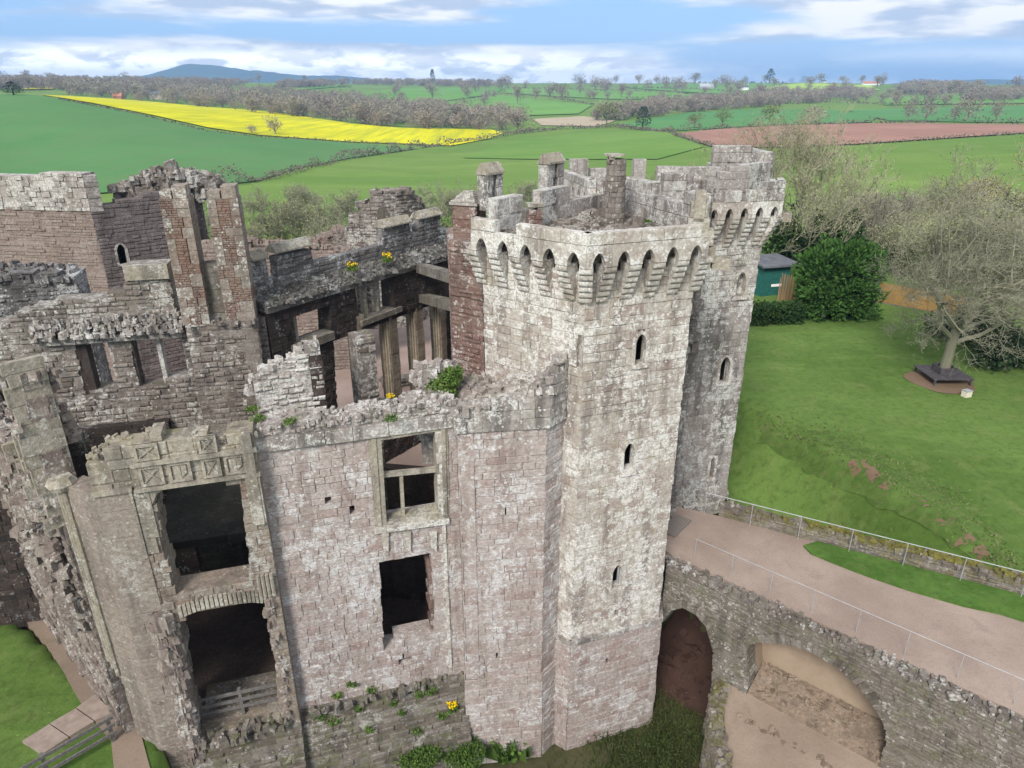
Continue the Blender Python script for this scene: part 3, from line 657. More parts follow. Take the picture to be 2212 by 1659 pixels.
BW0, BW1 = (-11.62, 16.50), (-7.42, 17.76)
def bay():
    g = thing('bay_wall', 'ruined state apartment bay with carved panels above two huge dark window openings', 'wall', loc=(-9.5, 17, ZM))
    pl = Plane(BW0, BW1)
    up = pl.pxs([(332, 1062), (395, 1052), (418, 1028), (462, 1030), (515, 1050), (525, 1085), (545, 1240), (532, 1262), (470, 1262), (380, 1278), (352, 1180)])
    lo = pl.pxs([(386, 1340), (440, 1318), (510, 1303), (578, 1300), (608, 1550), (560, 1570), (430, 1600)])
    mb = MB(); b = pl.L
    wall(mb, pl, ZM, 6.55, .9, [up, lo], course=.27, ln=(.25, .65), seed=120, tr=(.1, .9), rag=.07, rough=.04); child(mb, 'wall', M['bay'], g)
    # plain upper wall with the carved panels
    pw = MB(); top = [(0, 7.7), (.5, 7.75), (.51, 7.95), (1.2, 8.0), (1.21, 7.85), (1.5, 7.9), (1.51, 8.05), (1.95, 8.1), (1.96, 7.75), (2.7, 7.8), (2.71, 7.95), (3.1, 7.9), (3.11, 7.6), (3.6, 7.65), (3.61, 7.8), (4.5, 7.8)]
    wall(pw, pl, 6.56, 8.2, .75, top=top, course=.36, ln=(.35, .8), seed=121, proud=.025, rag=.07, rough=.05); rubble(pw, [pl.P(a, z - .05, -.4) for a, z in top], .7, .09, 34, 8)
    child(pw, 'parapet', M['ochre'], g)
    sp = MB(); wall(sp, pl.off(.03), 2.3, 6.53, .3, course=.9, ln=(.9, 1.2), seed=122, a0=-.01, a1=.98, gap=.004, proud=.008, tr=(.5, .9)); wall(sp, pl.off(.03), -4.4, 2.28, .3, course=.45, ln=(.4, .7), seed=123, a0=-.01, a1=.72, gap=.006, proud=.015, tr=(.2, .9)); child(sp, 'corner_pier', M['facet'], g)
    md = MB(); q = pl
    md.pbox(q, 1.05, b + .02, 6.52, 6.62, -.1, .16, .7); md.pbox(q, 1.1, b + .02, 7.32, 7.43, -.1, .17, .8); md.pbox(q, -.02, 1.0, 6.55, 6.68, -.1, .12, .7)
    md.pbox(q, b - .42, b - .02, 4.9, 6.5, -.1, .12, .6); md.pbox(q, b - .36, b - .08, 4.86, 7.9, -.1, .15, .75)
    for k in range(4): md.tube([q.P(b - .55 + k * .13, 2.15, .08), q.P(b - .55 + k * .13, 3.0, .1)], .06, 6, .5 + .1 * k)
    child(md, 'moulding', M['ochre'], g)
    for k, (a, w) in enumerate(((1.25, .62), (2.0, .6), (2.88, .5), (3.48, .6))):
        for z0, h in ((6.66, .62), (7.46, .5)):
            if z0 > 7 and k not in (0, 2): continue
            pn = MB(); pn.pbox(q, a, a + w, z0, z0 + h, -.05, .035, .8)
            f = [(a, z0), (a + w, z0), (a + w, z0 + h), (a, z0 + h)]; i_ = [(a + .08, z0 + .08), (a + w - .08, z0 + .08), (a + w - .08, z0 + h - .08), (a + .08, z0 + h - .08)]
            ring(pn, q, i_[::-1], f[::-1], 0, .10, .7, closed=True)
            if k % 2 == 0:
                for sg in (1, -1):
                    c = (a + w / 2, z0 + h / 2); dx, dz = (w / 2 - .1), (h / 2 - .1) * sg
                    pn.slab(q, [(c[0] - dx, c[1] - dz - .025), (c[0] + dx, c[1] + dz - .025), (c[0] + dx, c[1] + dz + .025), (c[0] - dx, c[1] - dz + .025)], 0, .07 + .004 * sg, .9)
            else:
                c = (a + w / 2, z0 + h / 2)
                pn.slab(q, [(c[0] - .17, c[1] + .2), (c[0] - .17, c[1] - .05), (c[0], c[1] - .2), (c[0] + .17, c[1] - .05), (c[0] + .17, c[1] + .2)], 0, .08, .9)
                pn.pbox(q, c[0] - .02, c[0] + .02, c[1] - .14, c[1] + .18, .07, .1, .5)
            child(pn, 'carved_panel', M['ochre'], g)
    # cross slot on the left: raised near-black bars stand for its shade
    cr = MB(); a, z = pl.px(183, 955); cr.pbox(pl, a - .025, a + .025, z - .28, z + .28, .0, .06, .0); cr.pbox(pl, a - .14, a + .14, z + .02, z + .07, .0, .064, .0); child(cr, 'cross_slot', M['inner'], g)
    # dressed jambs of the upper window and its arch head
    jm = MB(); R = random.Random(3); u0 = min(p[0] for p in up)
    for k in range(8):
        z = 4.4 + k * .27; jm.pbox(pl, u0 - .42, u0 - .02 - (.1 if k < 2 else 0), z, z + .26, -.4, .06, R.uniform(.4, .9)); jm.pbox(pl, u0 - .50, u0 - .43, z, z + .26, -.1, .10, R.uniform(.4, .9))
    jm.slab(pl, [(u0 - .02, 6.5), (u0 - .02, 6.0), (u0 + .16, 6.35), (u0 + .5, 6.5)], -.4, .03, .8); child(jm, 'window_jamb', M['ochre'], g)
    # flat segmental arch of voussoirs between the two openings
    vs = MB(); lp = pl.pxs([(388, 1334), (425, 1318), (465, 1308), (505, 1302), (545, 1299), (578, 1300)])
    for k in range(len(lp) - 1):
        n = 4
        for j in range(n):
            f0, f1 = j / n + .03, (j + 1) / n - .03; (x0, z0), (x1, z1) = lp[k], lp[k + 1]
            A = (x0 + (x1 - x0) * f0, z0 + (z1 - z0) * f0); B = (x0 + (x1 - x0) * f1, z0 + (z1 - z0) * f1)
            vs.slab(pl, [A, B, (B[0], B[1] + .42), (A[0], A[1] + .42)], -.8, .05 + R.uniform(0, .03), R.uniform(.3, 1))
    child(vs, 'arch', M['ochre'], g); vs = MB(); rubble(vs, [pl.P(lp[0][0], 2.58, -.4), pl.P(lp[-1][0], 2.58, -.4)], .8, .10, 34, 9, lift=.0); child(vs, 'window_sill', M['bay'], g)
    # rough core where facing has been robbed
    co = MB(); R = random.Random(6); l0 = min(p[0] for p in lo)
    for k in range(430):
        a = R.uniform(.75, l0 - .02); z = R.uniform(-4.2, 2.1); co.rock(pl.P(a, z, R.uniform(-.04, .12)), R.uniform(.09, .26), R, R.random())
    for k in range(120): z = R.uniform(-3.4, 2.0); co.rock(pl.P(max(p[0] for p in lo) + R.uniform(-.05, .12), z, R.uniform(-.5, .04)), R.uniform(.08, .2), R, R.random())
    child(co, 'rubble_core', M['bayrub'], g)
    # sill and wall head of the lower opening
    sl = MB(); s0, s1 = min(p[0] for p in lo), max(p[0] for p in lo); zz = min(p[1] for p in lo)
    sl.pbox(pl, s0 + .1, s1 - .1, zz - .4, zz + .25, -2.2, -.9, .3); rubble(sl, [pl.P(s0, zz + .0, .1), pl.P(s1, zz + .1, .1)], .7, .15, 24, 10); child(sl, 'sill', M['bridge'], g)
    # plinth running on below the bay
    pb = MB(); wall(pb, pl.off(.02), ZM, zz - .2, .9, course=.24, ln=(.22, .6), rough=.2, proud=.06, seed=125, batter=.40, a0=.4); child(pb, 'plinth', M['bridge'], g)
    # canted corner: smooth facet, moulded jamb shafts, broken edge
    cn = MB(); pc = Plane((-12.72, 16.98), BW0); wall(cn, pc, ZM, 6.6, .6, course=.42, ln=(.9, 1.3), seed=126, tr=(.2, .7), gap=.006, proud=.01); child(cn, 'canted_corner', M['facet'], g)
    sh = MB(); R = random.Random(5)
    for k in range(4): sh.tube([(-12.72 - .13 * k, 16.94 + .07 * k, -.5 + .25 * k), (-12.72 - .13 * k, 16.94 + .07 * k, 6.4)], .075, 7, .3 + .15 * k)
    sh.tube([(-12.85, 17.1, 6.45), (-12.85, 17.1, 6.62), (-12.85, 17.1, 6.8)], [.34, .42, .3], 8, .6); child(sh, 'shaft', M['ochre'], g)
    # ruined side wall running back to the left
    sd = MB(); ps = Plane((-20.2, 23.3), (-13.12, 16.98)); tops = [(0, 6.5), (1.5, 7.2), (3, 6.0), (4.5, 6.4), (6, 6.7), (7.2, 6.9), (8.2, 7.1), (8.7, 7.4), (9.1, 7.6), (9.14, 9.7), (9.6, 9.9)]
    hl = [[(1.2, .5), (3.2, .5), (3.3, 5.2), (1.1, 5.4)], [(5.2, 0.2), (7.6, .2), (7.8, 4.6), (6.8, 6.5), (5.0, 5.0)]]
    wall(sd, ps, -4.3, 10.8, .6, hl, top=tops, course=.25, ln=(.22, .6), rag=.3, rough=.2, proud=.10, seed=127, both=True)
    R = random.Random(4)
    for k in range(520):
        a = R.uniform(3.0, 9.5); zt = np.interp(a, [t[0] for t in tops], [t[1] for t in tops]); z = R.uniform(1.0, 1) + R.random() * (zt - 1.2)
        sd.rock(ps.P(a, z, R.uniform(-.1, .35) * (.4 + .6 * (a > 6))), R.uniform(.08, .26), R, R.random())
    rubble(sd, [ps.P(a, z, -.5) for a, z in tops], 1.1, .16, 20, 11); child(sd, 'side_wall', M['bayrub'], g)
    jt = MB(); R = random.Random(14)
    for a, zb, zt in ((9.38, 5.2, 10.1), (8.95, 5.6, 8.2), (8.1, 5.0, 7.5), (6.9, 4.4, 7.1)):
        z = zb
        while z < zt:
            h = R.uniform(.3, .6); jt.pbox(ps, a - R.uniform(.06, .13), a + R.uniform(.05, .12), z, z + h - .015, -.7, .18 + R.uniform(0, .22), R.uniform(.3, 1)); z += h
    child(jt, 'jamb_stones', M['ochre'], g)
    # room behind, damp algae and its shade both put into near-black stone
    rm = MB(); rm.column([(-12.2, 17.6), (-7.4, 18.6), (-9, 24.6), (-15, 23)], -4.0, -3.5, .3); child(rm, 'floor', M['brownin'], g)
    iw = MB(); wall(iw, Plane((-20, 22.4), (-8.6, 25.05)), -3.5, 4.6, .5, course=.25, seed=128); wall(iw, Plane((-8.0, 24.6), (-7.7, 18.7)), -3.5, 4.6, .3, course=.25, seed=129); iw2 = MB(); wall(iw2, Plane((-26, 21.1), (-20.02, 22.4)), -3.5, 5.6, .5, course=.25, seed=228); wall(iw2, Plane((-20, 22.4), (-13.2, 23.96)).off(.06), -3.5, 5.2, .3, course=.25, seed=229); child(iw2, 'end_wall', M['dark'], g); iw.column([(-12.2, 19.6), (-7.8, 20.8), (-8.4, 24.8), (-13.5, 23.6)], 2.3, 2.6, .3); child(iw, 'dark_backing_wall', M['inner'], g)
M['bay'] = stone('bay_ashlar', [(.17, .125, .10), (.25, .195, .155), (.31, .265, .215), (.34, .31, .26), (.30, .225, .185)], .4, (.56, .55, .52), .45, .35, seed=11)
M['bayrub'] = stone('robbed_core', [(.15, .115, .1), (.22, .175, .155), (.28, .235, .205), (.35, .31, .27), (.30, .21, .165)], .48, (.58, .56, .52), .4, .3, (.13, .13, .05), seed=12)
M['facet'] = stone('smooth_facet', [(.23, .18, .155), (.29, .245, .21), (.335, .295, .25), (.27, .215, .185)], .28, (.55, .54, .5), .35, .25, seed=13)
bay()

def gallery():
    g = thing('gallery_wall', 'inner gallery wall with two tall patched brick chimneys and a row of broken mullion openings', 'wall', loc=(-14, 24, 0))
    pl = Plane((-21.5, 22.3), (-9.35, 25.1))
    tp = pl.pxs([(-60, 700), (20, 700), (30, 682), (90, 660), (180, 643), (268, 634), (270, 572), (358, 568), (362, 640), (392, 690), (560, 688)])
    hs = [pl.pxs([(160, 748), (196, 742), (236, 736), (256, 840), (185, 850)]), pl.pxs([(282, 732), (385, 722), (418, 812), (302, 838)])]
    mb = MB(); wall(mb, pl, 3.5, 11.2, .8, hs, top=tp, course=.2, ln=(.2, .55), rough=.2, proud=.04, seed=130, tr=(.1, .9), rag=.05); child(mb, 'wall', M['rubble'], g)
    # cornice and its rubble weathering
    cn = MB(); a0, z0 = pl.px(88, 738); a1, z1 = pl.px(396, 718)
    for k in range(12): f0, f1 = k / 12, (k + 1) / 12; cn.pbox(pl, a0 + (a1 - a0) * f0 + .01, a0 + (a1 - a0) * f1 - .01, z0 - .12, z0 + .12, -.1, .2 + .02 * (k % 3), .3 + .5 * ((k * 5) % 7) / 7)
    for k in range(5): rubble(cn, [pl.P(a0 - .2, z0 + .2 + .13 * k, .32 - .07 * k), pl.P(a1 + .1, z0 + .2 + .13 * k, .32 - .07 * k)], .3, .1, 60, 20 + k)
    child(cn, 'cornice', M['grey'], g)
    cp = MB(); a, z = pl.px(270, 575); b, zb = pl.px(358, 570); cp.slab(pl, [(a - .06, z - .5), (b + .05, z - .5), (b + .05, z + .02), (a - .06, z + .02)], -.7, .12, .75); child(cp, 'coping', M['ochre'], g)
    for px, wd, dk in ((165, .5, 0), (233, .16, 1), (268, .5, 0), (338, .15, 1), (398, .22, 1)):
        ml = MB(); a, z = pl.px(px, 740); ml.pbox(pl, a - wd / 2, a + wd / 2, 5.2, z + .12, -.55, -.18 if dk else -.06, .6); child(ml, 'mullion', M['grey'] if dk else M['dark'], g)
    # chimney base block, chimneys
    pb = pl.off(.45); a0 = pb.px(402, 720)[0]; a1 = pb.px(556, 700)[0]
    bl = MB(); wall(bl, pb, 3.0, 9.0, 1.2, course=.2, ln=(.2, .5), rough=.2, proud=.04, seed=132, a0=a0, a1=a1); ps = Plane(pb.P(a1, 0)[:2], pb.P(a1, 0, -1.4)[:2]); wall(bl, ps, 3, 9, .6, course=.2, ln=(.2, .5), rough=.2, seed=133)
    rubble(bl, [pb.P(a0, 9, -.3), pb.P(a1, 9, -.3)], 1.0, .13, 25, 14); child(bl, 'chimney_base', M['rubble'], g)
    for k, (pa, pb_, ztop) in enumerate((((392, 690), (452, 690), 0), ((488, 688), (552, 686), 1))):
        s0 = pb.px(*pa)[0]; s1 = pb.px(*pb_)[0]; ch = MB(); R = random.Random(40 + k); zt = 13.25
        q = Plane(pb.P(s0, 0, -.05)[:2], pb.P(s1, 0, -.05)[:2])
        # big dressed quoins and patches with brickwork between
        z = 9.0
        while z < zt:
            h = R.uniform(.28, .5)
            if R.random() < .5:
                c = q.L * R.uniform(.3, .6); segs = [(0, c, 1), (c, q.L, 0)] if R.random() < .5 else [(0, c, 0), (c, q.L, 1)]
            else: segs = [(0, q.L * .3, 1), (q.L * .3, q.L * .7, 0), (q.L * .7, q.L, 1)]
            for a, b, big in segs:
                if big: ch.pbox(q, a + .008, b - .008, z + .006, z + h - .006, -.95, R.uniform(-.01, .02), R.uniform(.5, 1))
                else: wall(ch, q, z, z + h, .93, course=.085, ln=(.14, .24), gap=.006, proud=.012, seed=int(z * 100) + k, a0=a, a1=b, tr=(0, .35))
            z += h
        for a, b, h in ((.05, q.L * .45, .25), (q.L * .5, q.L - .03, .42)): ch.pbox(q, a, b, z + .004, z + h, -.8, -.02, .85)
        child(ch, 'chimney', M['brick'], g)
    mid = MB(); q = pb; s0 = pb.px(436, 690)[0]; s1 = pb.px(492, 690)[0]; wall(mid, pb.off(-.35), 9.0, 11.15, .5, course=.4, ln=(.5, .8), seed=139, a0=s0, a1=s1); child(mid, 'flue_slab', M['bridge'], g)
gallery()

LA, LB_ = (-9.3, 25.2), (-2.4, 35.4)
def court_wall():
    g = thing('hall_wall', 'long dark inner wall with a crenellated parapet, running back to the gatehouse with open mullioned windows', 'wall', loc=(-6, 30, 0))
    pl = Plane(LA, LB_)
    h1 = pl.pxs([(766, 612), (850, 590), (852, 672), (778, 692)]); h2 = pl.pxs([(624, 688), (712, 655), (716, 722), (640, 745)]); h3 = pl.pxs([(722, 742), (830, 700), (960, 645), (985, 640), (985, 900), (730, 900)])
    zl = pl.px(800, 600)[1]
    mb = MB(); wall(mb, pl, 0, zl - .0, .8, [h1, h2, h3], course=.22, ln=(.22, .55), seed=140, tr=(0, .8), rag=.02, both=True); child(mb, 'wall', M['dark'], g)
    # slate-like weathered ledge in front of the parapet, then parapet
    lg = MB(); R = random.Random(3)
    lg.hexa([pl.P(0, zl - .2, .12), pl.P(pl.L, zl - .2, .12), pl.P(pl.L, zl - .2, -.8), pl.P(0, zl - .2, -.8), pl.P(0, zl + .02, .12), pl.P(pl.L, zl + .02, .12), pl.P(pl.L, zl + .42, -.8), pl.P(0, zl + .42, -.8)], .3)
    for k in range(900):
        a = R.uniform(.05, pl.L - .05); d = R.uniform(-.78, .14); lg.rock(pl.P(a, zl + .02 + .40 * (.12 - d) / .92 + R.uniform(-.02, .05), d), R.uniform(.07, .2), R, R.random(), 0, .28)
    child(lg, 'ledge', M['ledge'], g)
    pp = pl.off(-.75); pa = MB(); zb = zl + .4
    tp = [(0, zb + 1.5)]
    def X(px): return pp.px(px, 560)[0]
    hi, lo_ = zb + 1.35, zb + .62
    prof = [(X(540), hi - .1), (X(575), hi - .1), (X(577), lo_ - .1), (X(596), lo_ - .1), (X(598), hi), (X(675), hi), (X(677), lo_), (X(830), lo_ + .1), (X(832), hi + .05), (X(890), hi + .05), (X(892), lo_ + .25), (X(908), lo_ + .25), (X(910), hi + .1), (X(955), hi + .1), (X(957), lo_), (pp.L, lo_)]
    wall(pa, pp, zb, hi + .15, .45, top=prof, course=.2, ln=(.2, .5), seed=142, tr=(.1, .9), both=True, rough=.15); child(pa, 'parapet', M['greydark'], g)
    for x0, x1, zz in ((598, 675, hi), (832, 890, hi + .05), (910, 955, hi + .1), (545, 575, hi - .1)):
        c = MB(); a, b = X(x0), X(x1); c.slab(Plane(pp.P(a, 0)[:2], pp.P(b, 0)[:2]), [(-.05, zz), (b - a + .05, zz), (b - a + .05, zz + .06), (-.05, zz + .06)], -.55, .1, .7)
        q = Plane(pp.P(a, 0)[:2], pp.P(b, 0)[:2]); P = q.P; w = b - a + .05
        c.hexa([P(-.05, zz + .06, .1), P(w, zz + .06, .1), P(w, zz + .06, -.55), P(-.05, zz + .06, -.55), P(-.05, zz + .34, -.17), P(w, zz + .34, -.17), P(w, zz + .34, -.3), P(-.05, zz + .34, -.3)], .6)
        child(c, 'merlon_cap', M['ochre'], g)
    for px, py0, py1, w in ((774, 690, 608, .14), (800, 684, 602, .14), (828, 676, 596, .14), (650, 735, 672, .14)):
        m_ = MB(); a, z0 = pl.px(px, py0); a2, z1 = pl.px(px, py1); m_.pbox(pl, a - w / 2, a + w / 2, z0 - .1, z1 + .1, -.5, -.2, .7); child(m_, 'mullion', M['ochre'], g)
    for px, wd in ((780, .50), (850, .58), (908, .55), (958, .48)):
        c = MB(); a, z = pl.px(px, 700); R = random.Random(px); zz = 1.0
        while zz < 8.0:
            h = R.uniform(.35, .7); top_h = pl.px(px, 690 - (px - 780) * .2)[1]
            if zz > top_h: break
            c.pbox(pl, a - wd / 2 + R.uniform(0, .03), a + wd / 2 - R.uniform(0, .05), zz, min(zz + h, top_h + .2) - .01, -.7, -.02 + R.uniform(0, .04), R.uniform(.0, .8)); zz += h
        for k in range(3): c.tube([pl.P(a - wd / 2 - .03 - .04 * k, 1, -.1 - .12 * k), pl.P(a - wd / 2 - .03 - .04 * k, top_h + .1, -.1 - .12 * k)], .06, 6, .9)
        child(c, 'window_pier', M['pier'], g)
    sl = MB(); a, z = pl.px(785, 690); b, z2 = pl.px(855, 668); sl.slab(pl, [(a - .2, z - .25), (b + .3, z - .2), (b + .3, z + .03), (a - .2, z)], -.5, .15, .4); a, z = pl.px(632, 745); b, z2 = pl.px(716, 720); sl.slab(pl, [(a - .1, z - .35), (b, z - .3), (b, z + .03), (a - .1, z)], -.5, .2, .4); child(sl, 'sill', M['bridge'], g)
    for (x0, y0), (x1, y1) in (((905, 578), (985, 600)), ((912, 643), (985, 660))):
        b = MB(); p = pl.px(x0, y0); A = pl.P(p[0], p[1], .1); e = aty(x1, y1, 25.8); q = Plane(A[:2], e[:2])
        b.slab(q, [(0, A[2] - .2), (q.L, e[2] - .2), (q.L, e[2] + .2), (0, A[2] + .2)], -.25, .25, .5); child(b, 'stone_beam', M['bridge'], g)
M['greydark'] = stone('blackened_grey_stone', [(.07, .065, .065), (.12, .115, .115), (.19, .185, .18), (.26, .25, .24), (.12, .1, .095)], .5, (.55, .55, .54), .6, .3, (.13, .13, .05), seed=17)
M['pier'] = stone('moulded_pier_stone', [(.18, .14, .105), (.26, .205, .155), (.34, .28, .21), (.43, .37, .27), (.58, .51, .36)], .2, (.5, .48, .42), .5, .3, (.13, .13, .05), seed=18)
M['ledge'] = stone('weathered_ledge', [(.06, .055, .052), (.11, .105, .10), (.17, .165, .155), (.24, .235, .225), (.09, .08, .07)], .42, (.55, .55, .53), .7, .45, (.10, .11, .04), seed=24)
court_wall()

def fragments():
    # stepped cross wall with a pale face
    g = thing('cross_wall', 'stepped stub of pale rubble cross wall rising from the apartment wall head, ragged on its left slope', 'wall', loc=(-6.4, 20.6, -3))
    pl = Plane((-7.95, 19.6), (-5.05, 20.6)); tp = pl.pxs([(530, 872), (545, 830), (575, 800), (625, 785), (640, 770), (655, 755), (690, 742), (691, 900)])
    mb = MB(); wall(mb, pl, -3.2, tp[-2][1] + .1, .7, top=tp[:-1], course=.17, ln=(.15, .45), rough=.25, proud=.05, seed=150, rag=.1, tr=(.3, 1), a1=min(pl.L, tp[-2][0])); rubble(mb, [pl.P(a, z, -.35) for a, z in tp[:-1]], .7, .12, 22, 31); child(mb, 'wall', M['top'], g)
    dk = MB(); q = Plane(pl.P(min(pl.L, tp[-2][0]) + .02, 0, 0)[:2], pl.P(min(pl.L, tp[-2][0]) + .02, 0, -1.6)[:2]); wall(dk, q, -3.2, 9.3, .4, course=.25, seed=151, top=[(0, 9.3), (1.6, 9.0)], rag=.1); child(dk, 'dark_return', M['dark'], g)
    rr = MB(); q2 = Plane(pl.P(pl.L + .3, 0, -1.5)[:2], pl.P(pl.L + .95, 0, -1.7)[:2]); wall(rr, q2, 0, 9.2, .7, course=.28, ln=(.25, .6), rough=.25, proud=.07, seed=152, rag=.2); child(rr, 'jamb', M['rubble'], g)
    g = thing('wall_stub', 'knob of rubble walling capped with loose stones, just left of the ivy clump', 'wall', loc=(-2.8, 21.7, 0))
    mb = MB(); R = random.Random(9); c = atz(935, 800, 8.1)
    for k in range(330):
        a = R.uniform(0, 6.28); rr_ = R.uniform(.2, .62); z = R.uniform(5.8, 8.55); mb.rock((-2.55 + rr_ * 1.25 * math.cos(a), 21.4 + rr_ * math.sin(a), z), R.uniform(.1, .24), R, R.random())
    mb.column([(-3.1, 21.0), (-2.0, 21.1), (-2.0, 21.8), (-3.0, 21.8)], 5, 8.4, .3); child(mb, 'rubble', M['top'], g)
    # far left tower
    g = thing('ruined_tower', 'broad ruined tower at far left with pale patched top and dark lancet', 'tower', loc=(-24, 44, 0))
    A, B, D = (-33.5, 41.0), (-23.6, 39.6), (-19.3, 43.2); p1, p2 = Plane(A, B), Plane(B, D)
    mb = MB(); wall(mb, p1, 0, 10.7, 1, course=.16, ln=(.4, 1.1), seed=160, rough=.05, gap=.005, proud=.035, tr=(.2, .9), top=[(0, 11), (p1.L * .45, 10.9), (p1.L, 10.45)]); child(mb, 'wall', M['redpink'], g)
    s, z = p2.px(268, 570); sl = slit(p2, s, z, .45, 1.15, g, M['grey'], .12); dk = MB(); dk.column([p2.P(s - 1.2, 0, -1.3)[:2], p2.P(s + 1.2, 0, -1.3)[:2], p2.P(s + 1.2, 0, -1.6)[:2], p2.P(s - 1.2, 0, -1.6)[:2]], 2, 10, .2); child(dk, 'dark_backing_wall', M['inner'], g)  # dark panel added behind the lancet to stand for its unlit inside
    mb = MB(); wall(mb, p2, 0, 11.3, 1, [sl], course=.22, ln=(.3, .7), seed=161, rough=.1, tr=(.1, .8), top=[(0, 10.7), (3, 11.2), (4.5, 11.3), (6, 10.6)]); child(mb, 'dark_side', M['purple'], g)
    mb = MB(); wall(mb, Plane(A, B).off(.05), 10.55, 12.6, 1.0, course=.28, ln=(.3, .6), seed=162, a0=p1.L * .08, a1=p1.L + .02, tr=(.3, 1), top=[(0, 10.8), (p1.L * .35, 12.3), (p1.L * .4, 12.45), (p1.L, 12.55)], proud=.06); wall(mb, Plane(B, (-23.1, 40.05)).off(.04), 10.5, 12.5, .8, course=.28, seed=163); child(mb, 'upper_wall', M['top'], g)
    mb = MB(); R = random.Random(3)
    for k in range(520):
        f = R.random(); x = -23.2 + 4.9 * f; y = 42.2 + 2.6 * f + R.uniform(-.8, .8); h = 2.1 * (1 - abs(f - .5) * 1.0) ; mb.rock((x, y, 10.6 + max(.1, h) * R.random()), R.uniform(.15, .35), R, R.random())
    mb.column([(-22.9, 41.6), (-19.2, 44), (-20, 45.5), (-23.5, 43.5)], 0, 11.0, .2); child(mb, 'broken_top', M['rubble'], g)
    # left rubble wall
    g = thing('ruined_wall', 'thick grey rubble wall end at the left edge, its broken top below the pink tower', 'wall', loc=(-21, 29, 0))
    pl = Plane((-24.5, 28.0), (-19.0, 29.6)); mb = MB(); wall(mb, pl, 2, 9.7, 1.6, course=.2, ln=(.2, .6), rough=.25, proud=.06, seed=165, rag=.1, top=[(0, 9.2), (2, 9.3), (3.5, 9.7), (5, 9.6), (6, 8.6)], tr=(0, .6)); wall(mb, Plane(pl.p1, pl.P(pl.L, 0, -1.7)[:2]), 2, 9.4, .8, course=.2, seed=166, rough=.2)
    for k in range(3): rubble(mb, [pl.P(0, 9.3 + .15 * k, -.2 - .5 * k), pl.P(3, 9.6 + .12 * k, -.2 - .5 * k), pl.P(5.4, 9.3 + .1 * k, -.2 - .5 * k)], .6, .2, 14, 33 + k)
    child(mb, 'wall', M['greydark'], g)
    # horseshoe ruin
    g = thing('ruined_tower', 'rounded stump of a ruined tower with a small arched niche, beyond the crenellated wall', 'tower', loc=(-9, 46, 0))
    mb = MB(); cx, cy, r = -9.0, 47.5, 3.2; n = 11
    for k in range(n):
        a0, a1 = rad(200 + 14.5 * k), rad(200 + 14.5 * (k + 1)); q = Plane((cx + r * math.cos(a0), cy + r * math.sin(a0)), (cx + r * math.cos(a1), cy + r * math.sin(a1)))
        zt = np.interp(k, [0, 2, 3, 5, 8, 10], [7.6, 8.4, 9.4, 10.9, 10.8, 9.6]); wall(mb, q, 2, zt + .3, 1.0, course=.2, ln=(.2, .5), rough=.2, proud=.05, seed=170 + k, top=[(0, zt), (q.L / 2, zt + .25), (q.L, zt + .05)], both=True)
        rubble(mb, [q.P(0, zt, -.5), q.P(q.L, zt + .1, -.5)], 1.0, .2, 9, 50 + k)
    child(mb, 'wall', M['rubble'], g)
    q = Plane((cx + .1, cy - r - .06), (cx + 1.6, cy - r + .22)); nm = MB(); ip = [(.75 + x, 8.6 + z) for x, z in arch_pts(.7, 1.5, .4, 6)]; nm.slab(q, ip, -.3, .12, .2); child(nm, 'niche', M['bridge'], g)
    sw = MB(); pl = Plane((-16.5, 44.8), (-11.2, 46.6)); wall(sw, pl, 2, 9, .9, course=.2, ln=(.2, .5), rough=.25, proud=.06, seed=190, top=[(0, 7.6), (2, 7.4), (4, 7.6), (5.6, 8.4)], tr=(0, .8)); rubble(sw, [pl.P(0, 7.6, -.4), pl.P(2, 7.4, -.4), pl.P(4, 7.6, -.4), pl.P(5.5, 8.4, -.4)], .9, .2, 12, 71); child(sw, 'side_wall', M['redpink'], g)
    g = thing('ruined_wall', 'broken reddish wall head between the two tall chimneys and the crenellated wall', 'wall', loc=(-14, 41, 0))
    pl = Plane((-19.5, 41.0), (-9.8, 42.2)); mb = MB(); wall(mb, pl, 0, 8.8, .8, course=.22, ln=(.2, .6), rough=.2, seed=195, top=[(0, 8.3), (3.5, 8.6), (4, 8.1), (6, 8.2), (8, 7.8), (10, 7.7)], tr=(.1, .9)); rubble(mb, [pl.P(0, 8.3, -.4), pl.P(3.5, 8.6, -.4), pl.P(6, 8.2, -.4), pl.P(9.7, 7.8, -.4)], .8, .18, 12, 75); child(mb, 'wall', M['redpink'], g)
    # low foundations in the court
    for k, (x, y, a, l, lab) in enumerate(((-4.8, 40.0, .4, 6.5, 'low line of foundation stones across the pink court behind the window piers'), (-6.3, 36.0, .15, 4.2, 'nearer low foundation wall in the court, seen between the window piers'), (-1.2, 44, .5, 6, 'rubble footing at the back of the court, beside the red side wall'))):
        m_ = MB(); q = Plane((x - l / 2 * math.cos(a), y - l / 2 * math.sin(a)), (x + l / 2 * math.cos(a), y + l / 2 * math.sin(a))); wall(m_, q, -.1, .5, .7, course=.2, ln=(.2, .5), rough=.25, proud=.06, seed=200 + k); rubble(m_, [q.P(0, .5, -.3), q.P(q.L, .55, -.3)], .8, .18, 14, 80 + k)
        m_.v = [(u, v, w) for u, v, w in m_.v]; o = m_.build('foundation', M['rubble']); tag(o, lab, 'ruin', 'low foundations in the courtyard')
M['redpink'] = stone('pink_tower_stone', [(.21, .155, .13), (.265, .205, .175), (.305, .245, .215), (.34, .285, .25), (.25, .19, .16)], .25, (.5, .47, .44), .3, .2, seed=19)
